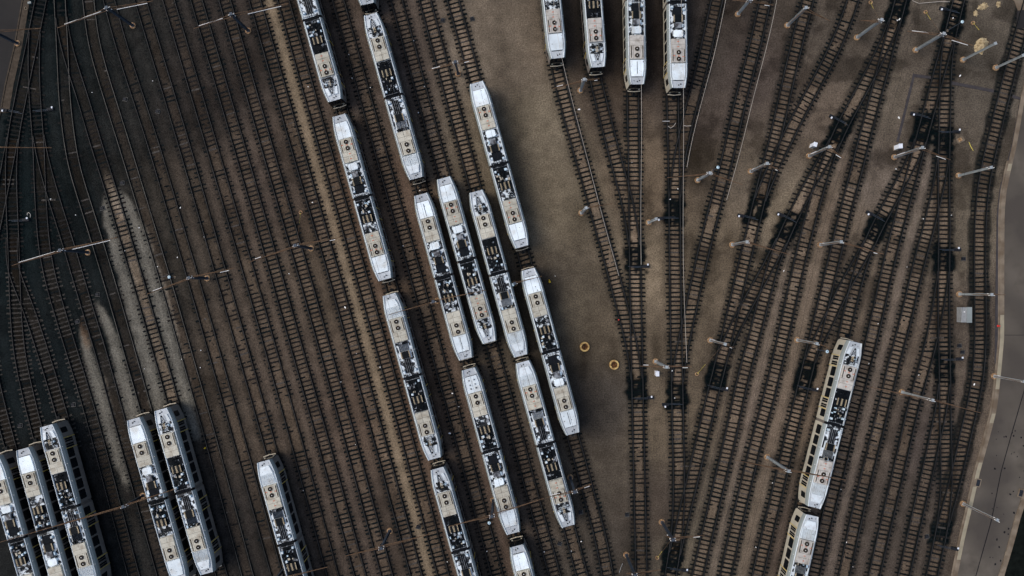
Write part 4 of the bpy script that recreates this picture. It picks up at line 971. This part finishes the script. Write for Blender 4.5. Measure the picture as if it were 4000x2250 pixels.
tram('T13', 696, 't', 'single tram alone on its track in the middle, pantograph at its lower end', ('N', 1, 'a', n_), ('P', 1, 'b', n_))
tram('T14', 748, 't', 'tram right of the middle one, pantograph at its top end', ('P', 0, 'd', n_), ('R', 0, 'c', n_))
tram('T14', 1413, 't', 'tram with orange marks and a pantograph at its lowest end, beside a dark pole', ('R', 1, 'c', n_), ('P', 1, 'd', n_))
tram('T15', 324, 't', 'upper tram beside the open gravel, plain roof ends and orange marks', ('N', 1, 'a', n_), ('N', 1, 'b', n_))
tram('T15', 1052, 't', 'lower tram beside the open gravel, next to the small yellow bag', ('N', 0, 'b', n_), ('N', 0, 'a', 's'))
tram('R1', 229, 'b', 'first tram from the left at the top edge right of the open gravel', ('R', 1, 'c', n_), ('N', 1, 'b', n_), accol='ac_grey', dx=-3)
tram('R2', 264, 'b', 'second top edge tram, the only one there showing a pantograph', ('N', 0, 'a', n_), ('P', 1, 'd', n_), accol='ac_grey')
tram('R3', 331, 'b', 'third top edge tram with a long dark seam on its roof hatch', ('N', 0, 'b', n_), ('N', 0, 'a', 's'), wall='tram_wall_cream', accol='ac_grey')
tram('R4', 345, 'b', 'fourth and rightmost top edge tram with orange roof marks', ('N', 0, 'b', n_), ('N', 1, 'a', n_), wall='tram_wall_cream', accol='ac_grey')
tram('T0b1', 1785, 't', 'leftmost tram, cut by the left edge of the frame', ('N', 0, 'a', n_), ('N', 0, 'b', n_))
tram('T0b', 1752, 't', 'second tram from the left edge with a plain white roof end', ('N', 0, 'b', n_), ('N', 0, 'a', n_))
tram('T0b3', 1662, 't', 'third tram from the left edge with a pantograph at its top end', ('P', 0, 'd', n_), ('R', 0, 'c', 'v'))
tram('T1', 1635, 't', 'left tram of the lower left pair, plain white roof ends', ('N', 0, 'a', n_), ('N', 0, 'b', n_))
tram('T1b', 1598, 't', 'right tram of the lower left pair, pantograph at its top end', ('P', 0, 'd', n_), ('R', 0, 'c', n_))
tram('T4', 1800, 't', 'lone tram at the bottom edge with orange marks and a ribbed roof end', ('R', 1, 'c', n_), ('P', 0, 'd', n_))
tram('R11a', 1336, 't', 'cream sided tram at lower right with a pantograph at its top end', ('P', 1, 'd', n_), ('R', 1, 'c', n_), wall='tram_wall_cream', accol='ac_grey')
tram('R11a', 2012, 't', 'cream sided tram with a yellow side stripe, cut by the bottom edge at right', ('R', 1, 'c', n_), ('P', 0, 'd', n_), wall='tram_wall_cream', accol='ac_grey', stripe=True)

# ------------------------------------------------------------------ trackside things
def near_short(px, py):
    best = min((abs(tx(k, py) - px), k) for k in ORDER if YG[TR[k]['a']] <= py <= YG[TR[k]['b']])
    return best[1]
def stretch(py): return ['top end', 'upper quarter', 'upper half', 'middle', 'lower half', 'lower quarter', 'bottom end'][min(6, max(0, int(py / 322)))]
# switch machines
m = MB(); m.box(-.45, .45, -.22, .22, -.05, .3, 'box_dark', top=.03); m.box(-.2, .2, -.12, .12, .3, .36, 'box_dark', top=.02); SWB = m.mesh('housing')
m = MB(); m.box(-.09, .09, -.12, .12, .3, .4, 'cabinet_white'); SWL = m.mesh('target')
m = MB(); m.tube((.4, 0, .12), (2.4, 0, .12), .03, 'steel_dark'); m.tube((.4, .15, .12), (2.0, .15, .12), .025, 'steel_dark'); SWR = m.mesh('throw_rod')
sw = [(20, 431), (200, 428), (105, 859), (2523, 1040), (2580, 853), (2540, 1553), (2598, 1580), (2893, 843), (2830, 1520), (3046, 838), (3250, 458), (3567, 446), (3733, 515), (3393, 833), (3737, 975), (3745, 1402), (3180, 1522), (3727, 2142), (3680, 36), (2674, 2226)]
seen = {}
for (x, y) in sw:
    k = near_short(x, y); left_ = tx(k, y) < x
    d = tang(k, y); ang = math.atan2(d.y, d.x) + math.pi / 2
    if left_: ang += math.pi
    lab = 'black switch machine, ' + stretch(y) + ' of ' + TR[k]['short']
    lab += ', right side' if left_ else ', left side'
    r = thing('switch_machine', lab, 'switch machine', W(x, y), ang, 'black switch machines')
    obj('housing', SWB, r); obj('target', SWL, r, (-.35 + .3 * random.random(), -.25 + .1 * random.random(), 0)); obj('throw_rod', SWR, r)
# junction boxes
m = MB(); m.box(-.24, .24, -.20, .20, -.05, .22, 'box_dark', top=.02); JB = m.mesh('box')
m = MB(); m.box(-.32, .32, -.30, -.22, -.05, .12, 'box_rim'); m.box(.26, .34, -.22, .24, -.05, .12, 'box_rim'); m.box(-.1, .32, .24, .30, -.05, .12, 'box_rim'); JR = m.mesh('rim')
jb = [(490, 388), (617, 435), (478, 715), (400, 814), (382, 1150), (303, 1256), (288, 1580), (80, 1662), (1728, 80), (1843, 75), (2267, 2000), (2448, 2010), (1633, 2057), (2185, 2122), (3761, 1011), (3745, 1350), (3618, 2095), (3757, 1375)]
jx = {}
for (x, y) in jb:
    k = near_short(x, y); lab = 'dark junction box, ' + stretch(y) + ' of ' + TR[k]['short']
    if lab in jx: lab += ', lower one'
    jx[lab] = 1
    r = thing('junction_box', lab, 'junction box', W(x, y), random.uniform(-.3, .3), 'small junction boxes on the gravel'); obj('housing', JB, r); obj('rim', JR, r)
# cabinets
def cabinet(px, py, w, d, h, label, rz, mt='cabinet_white'):
    r = thing('equipment_cabinet', label, 'cabinet', W(px, py), rz)
    m = MB(); m.box(-w / 2, w / 2, -d / 2, d / 2, .1, h, mt); obj('housing', m.mesh('housing'), r)
    m = MB(); m.box(-w / 2 - .05, w / 2 + .05, -d / 2 - .05, d / 2 + .05, h, h + .06, mt, top=.02); obj('lid', m.mesh('lid'), r)
    m = MB(); m.box(-w / 2 - .1, w / 2 + .1, -d / 2 - .1, d / 2 + .1, -.05, .1, 'concrete'); obj('plinth', m.mesh('plinth'), r)
    m = MB(); m.box(-w / 2 + .05, w / 2 - .05, -d / 2 - .02, -d / 2, .2, h - .1, 'cabinet_grey'); obj('door', m.mesh('door'), r)
cabinet(2562, 1456, .36, .6, 1.1, 'small white cabinet between the two upright tracks', 0)
cabinet(3168, 572, .42, .5, 1.3, 'small white square cabinet left of the upper right switches', -.3)
cabinet(3497, 578, .42, .55, 1.3, 'small white square cabinet beside the slanting track near the top right', .05)
r = thing('signal_hut', 'large flat grey metal cabinet with a pale lid beside the rightmost track', 'cabinet', W(3758, 1229), .0)
m = MB(); m.box(-.72, .55, -1.0, 1.0, -.05, .95, 'cabinet_grey')
for i in range(9): m.box(-.78, -.72, -.95 + i * .22, -.85 + i * .22, .1, .9, 'cabinet_grey')
obj('housing', m.mesh('housing'), r)
m = MB(); m.box(.0, .66, -1.04, 1.04, .95, 1.03, 'tram_cove'); obj('lid', m.mesh('lid'), r)
m = MB(); m.cyl(-.35, .4, .95, 1.02, .07, 'insulator', 8); m.box(-.7, -.02, -.98, .98, .95, .97, 'cabinet_grey'); obj('top_panel', m.mesh('top_panel'), r)
# ring foundations
for (x, y, l) in ((2283, 1354, 'round rusty concrete ring foundation, the upper of two on the open gravel'), (2398, 1424, 'round yellow concrete ring foundation, the lower of two on the open gravel')):
    r = thing('ring_foundation', l, 'foundation', W(x, y), 0, 'ring foundations')
    m = MB(); m.ring(0, 0, -.1, .35, .43, .64, 'ring_yellow', 28, .08); obj('ring', m.mesh('ring'), r)
    m = MB(); m.cyl(0, 0, -.1, .12, .5, 'ring_rust', 20)
    for i in range(10):
        a = i * .628; m.tube((.36 * math.cos(a), .36 * math.sin(a), .1), (.36 * math.cos(a), .36 * math.sin(a), .42), .02, 'rust_arm', 5)
    obj('core', m.mesh('core'), r)
# yard lamps
for (x, y, h, l) in ((684, 1083, 1.5, 'round pale blue lamp on the gravel at left centre'), (2782, 667, 2.5, 'round pale blue lamp above the rusty arm at centre right'), (3700, 120, 3.0, 'round pale blue lamp by the top right black switch'),
                  (3190, 1365, 3.0, 'round pale blue lamp by the nose of the right tram'), (1914, 2012, 3.0, 'round pale blue lamp under the rusty arm near the bottom'), (2003, 1113, 3.0, 'round pale blue lamp beside the slanting tram nose at centre')):
    r = thing('yard_lamp', l, 'lamp', W(x, y), 0, 'round yard lamps')
    m = MB(); m.tube((0, 0, -.05), (0, 0, h), .05, 'steel_dark', 8); m.cyl(0, 0, -.05, .1, .16, 'concrete', 12); obj('post', m.mesh('post'), r)
    m = MB(); m.cyl(0, 0, h, h + .1, .16, 'dish_blue', 16, .21); m.cyl(0, 0, h + .1, h + .2, .21, 'dish_blue', 16, .14); m.cyl(0, .03, h + .2, h + .23, .05, 'equip_black', 8); obj('lamp_head', m.mesh('lamp_head'), r)
# drains
for (x, y, l) in ((3818, 1885, 'dark square storm drain in the left kerb of the right road'), (3985, 1925, 'dark square storm drain in the far kerb of the right road')):
    r = thing('storm_drain', l, 'storm drain', W(x, y), -.24, 'storm drains')
    m = MB(); m.box(-.35, .35, -.56, .56, .05, .175, 'concrete'); obj('frame', m.mesh('frame'), r)
    m = MB(); m.box(-.24, .24, -.44, .44, .17, .185, 'tar')
    for i in range(6): m.box(-.24, .24, -.40 + i * .15, -.36 + i * .15, .185, .195, 'steel_dark')
    obj('grate', m.mesh('grate'), r)
# loose hoses
for (pts, mt_, l) in ([[(2608, 494), (2618, 502), (2630, 494), (2638, 482)], 'pale_cable_wire_sheen', 'curled pale cable lying on the fourth top tram track'], [[(2668, 492), (2680, 494), (2698, 493)], 'pale_cable_wire_sheen', 'short tan cable across the slanting branch'],
                  [[(2586, 475), (2614, 475)], 'arm_white', 'short white rod lying left of the fourth top tram track'], [[(112, 842), (111, 834), (118, 831), (124, 838), (123, 850)], 'pale_cable_wire_sheen', 'small grey hose loop beside the left switch machine'],
                  [[(3560, 5), (3585, 16), (3630, 12), (3665, 9), (3705, 10)], 'pale_cable_wire_sheen', 'long wavy white cable along the top right edge'], [[(3780, 556), (3788, 575), (3797, 590)], 'wire_yellow', 'thin yellow rod on the gravel right of the switch track'],
                  [[(2418, 2234), (2424, 2215), (2431, 2198)], 'cabinet_grey', 'short grey pipe on the gravel at the bottom edge']):
    m = MB(); c = W(*pts[0]); m.path([W(*p) - c + Vector((0, 0, .24)) for p in pts], .03, mt_, 6); thing('loose_cable', l, 'cable', c, 0, None, m.mesh('loose_cable'))
# litter
lit = [(362, 362, 0), (598, 317, 0), (297, 840, 0), (200, 778, 0), (545, 890, 0), (490, 980, 0), (617, 1042, 0), (694, 1005, 0), (800, 926, 0), (706, 812, 0), (566, 1440, 0), (786, 1368, 0), (784, 1436, 0), (806, 1515, 0), (605, 1537, 0), (711, 1403, 0),
       (689, 1260, 0), (585, 1529, 0), (1364, 214, 0), (1616, 160, 0), (1407, 263, 0), (1376, 306, 0), (1447, 343, 0), (1460, 402, 0), (1465, 441, 0), (1635, 441, 1), (1658, 339, 0), (1205, 340, 0), (1640, 745, 0), (1222, 791, 0), (1175, 686, 0), (1130, 1069, 0), (1575, 961, 0), (1349, 1201, 1),
       (1485, 1434, 0), (1393, 1380, 0), (1332, 1492, 0), (1768, 1536, 1), (1792, 1588, 0), (1757, 1692, 1), (1389, 1736, 0), (1186, 1915, 0), (1747, 2193, 0), (1902, 2152, 0), (2262, 428, 1), (2468, 635, 0), (2168, 1078, 0), (2178, 1111, 0), (2647, 738, 0), (2617, 779, 0), (2628, 872, 0),
       (2624, 1448, 1), (2635, 1554, 0), (3748, 297, 1), (3509, 460, 1), (3498, 661, 1), (3767, 247, 1), (3361, 917, 1), (3605, 855, 0), (3060, 1058, 0), (3541, 1043, 0), (3428, 1264, 0), (3587, 1464, 0), (3803, 1501, 1), (3500, 1240, 0), (3328, 1529, 0), (3283, 1911, 0), (3228, 1911, 0), (3305, 2117, 0), (3283, 2225, 0), (3330, 2213, 0),
       (3016, 1886, 0), (2951, 2136, 0), (2940, 2178, 0), (2270, 2114, 0), (2126, 2154, 1), (2231, 2151, 0), (3714, 841, 0), (3511, 77, 1), (3503, 81, 0), (3720, 72, 1), (3667, 424, 0), (3657, 498, 0), (3392, 1420, 0), (3378, 1400, 0)]
lm = []
for v in range(5):
    m = MB(); r = .055 + .009 * v; pl = [(r * random.uniform(.6, 1.3) * math.cos(a), r * random.uniform(.6, 1.3) * math.sin(a)) for a in [i * 1.2566 for i in range(5)]]
    m.poly(pl, 0, .03, 'litter_white'); lm.append(m.mesh('litter_scrap'))
litseen = set()
for i, (x, y, bg_) in enumerate(lit):
    k = near_short(x, y); side_ = 'right' if x > tx(k, y) else 'left'; on = abs(x - tx(k, y)) * S < .7
    lab = ('larger' if bg_ else 'tiny') + ' white scrap ' + ('inside ' if on else side_ + ' of ') + TR[k]['short'] + ', ' + stretch(y)
    if lab in litseen: continue
    litseen.add(lab)
    oo = thing('litter_scrap', lab, 'litter', W(x, y) + Vector((0, 0, .10 + .02 * on)), random.uniform(0, 6), 'scraps of white litter', lm[i % 5])
    q = 1.7 if bg_ else 1.0; oo.scale = (q * .8, q * 1.2, 1)
m = MB(); m.box(-.16, .16, -.15, .15, 0, .25, 'litter_yellow', ch=.06, top=.05); m.tube((0, .1, .2), (.05, .3, .1), .05, 'litter_yellow'); thing('yellow_bag', 'small bright yellow bag on the gravel beside the right slanting tram', 'bag', W(2147, 1101), .4, None, m.mesh('yellow_bag'))
m = MB(); m.cyl(0, 0, 0, .35, .14, 'litter_yellow', 8, .05); thing('yellow_marker', 'small yellow marker between tracks right of the lower left pair', 'marker', W(802, 1750), 0, None, m.mesh('yellow_marker'))
m = MB(); m.cyl(0, 0, 0, .4, .16, 'litter_red', 10, .1); thing('red_marker', 'small red marker on the kerb of the right road', 'marker', W(3897, 1273), 0, None, m.mesh('red_marker'))
m = MB(); m.cyl(0, 0, 0, .16, .09, 'litter_red', 8); thing('red_marker', 'tiny red marker at the sleeper ends above the ring foundations', 'marker', W(2416, 1249), 0, None, m.mesh('red_marker_small'))
m = MB(); m.box(-.5, .5, -.35, .35, 0, .15, 'concrete', ch=.1); m.box(-.3, .1, -.2, .3, .15, .4, 'footing', ch=.05, top=.05); thing('rubble_block', 'broken concrete block right of the upright switch track', 'rubble', W(3750, 547), .5, None, m.mesh('rubble_block'))
m = MB(); m.ring(0, 0, -.02, .09, .13, .22, 'concrete', 14, .1); m.cyl(0, 0, -.02, .05, .14, 'rubber', 10)
thing('anchor_ring', 'old round anchor ring on the verge of the left road', 'anchor', W(102, 33), 0, None, m.mesh('anchor_ring'))
m = MB(); m.box(-.22, .22, -.14, .14, -.05, .2, 'tram_cove'); thing('marker_block', 'small blue grey block on the verge at the top left', 'marker', W(118, 12), .2, None, m.mesh('marker_block'))
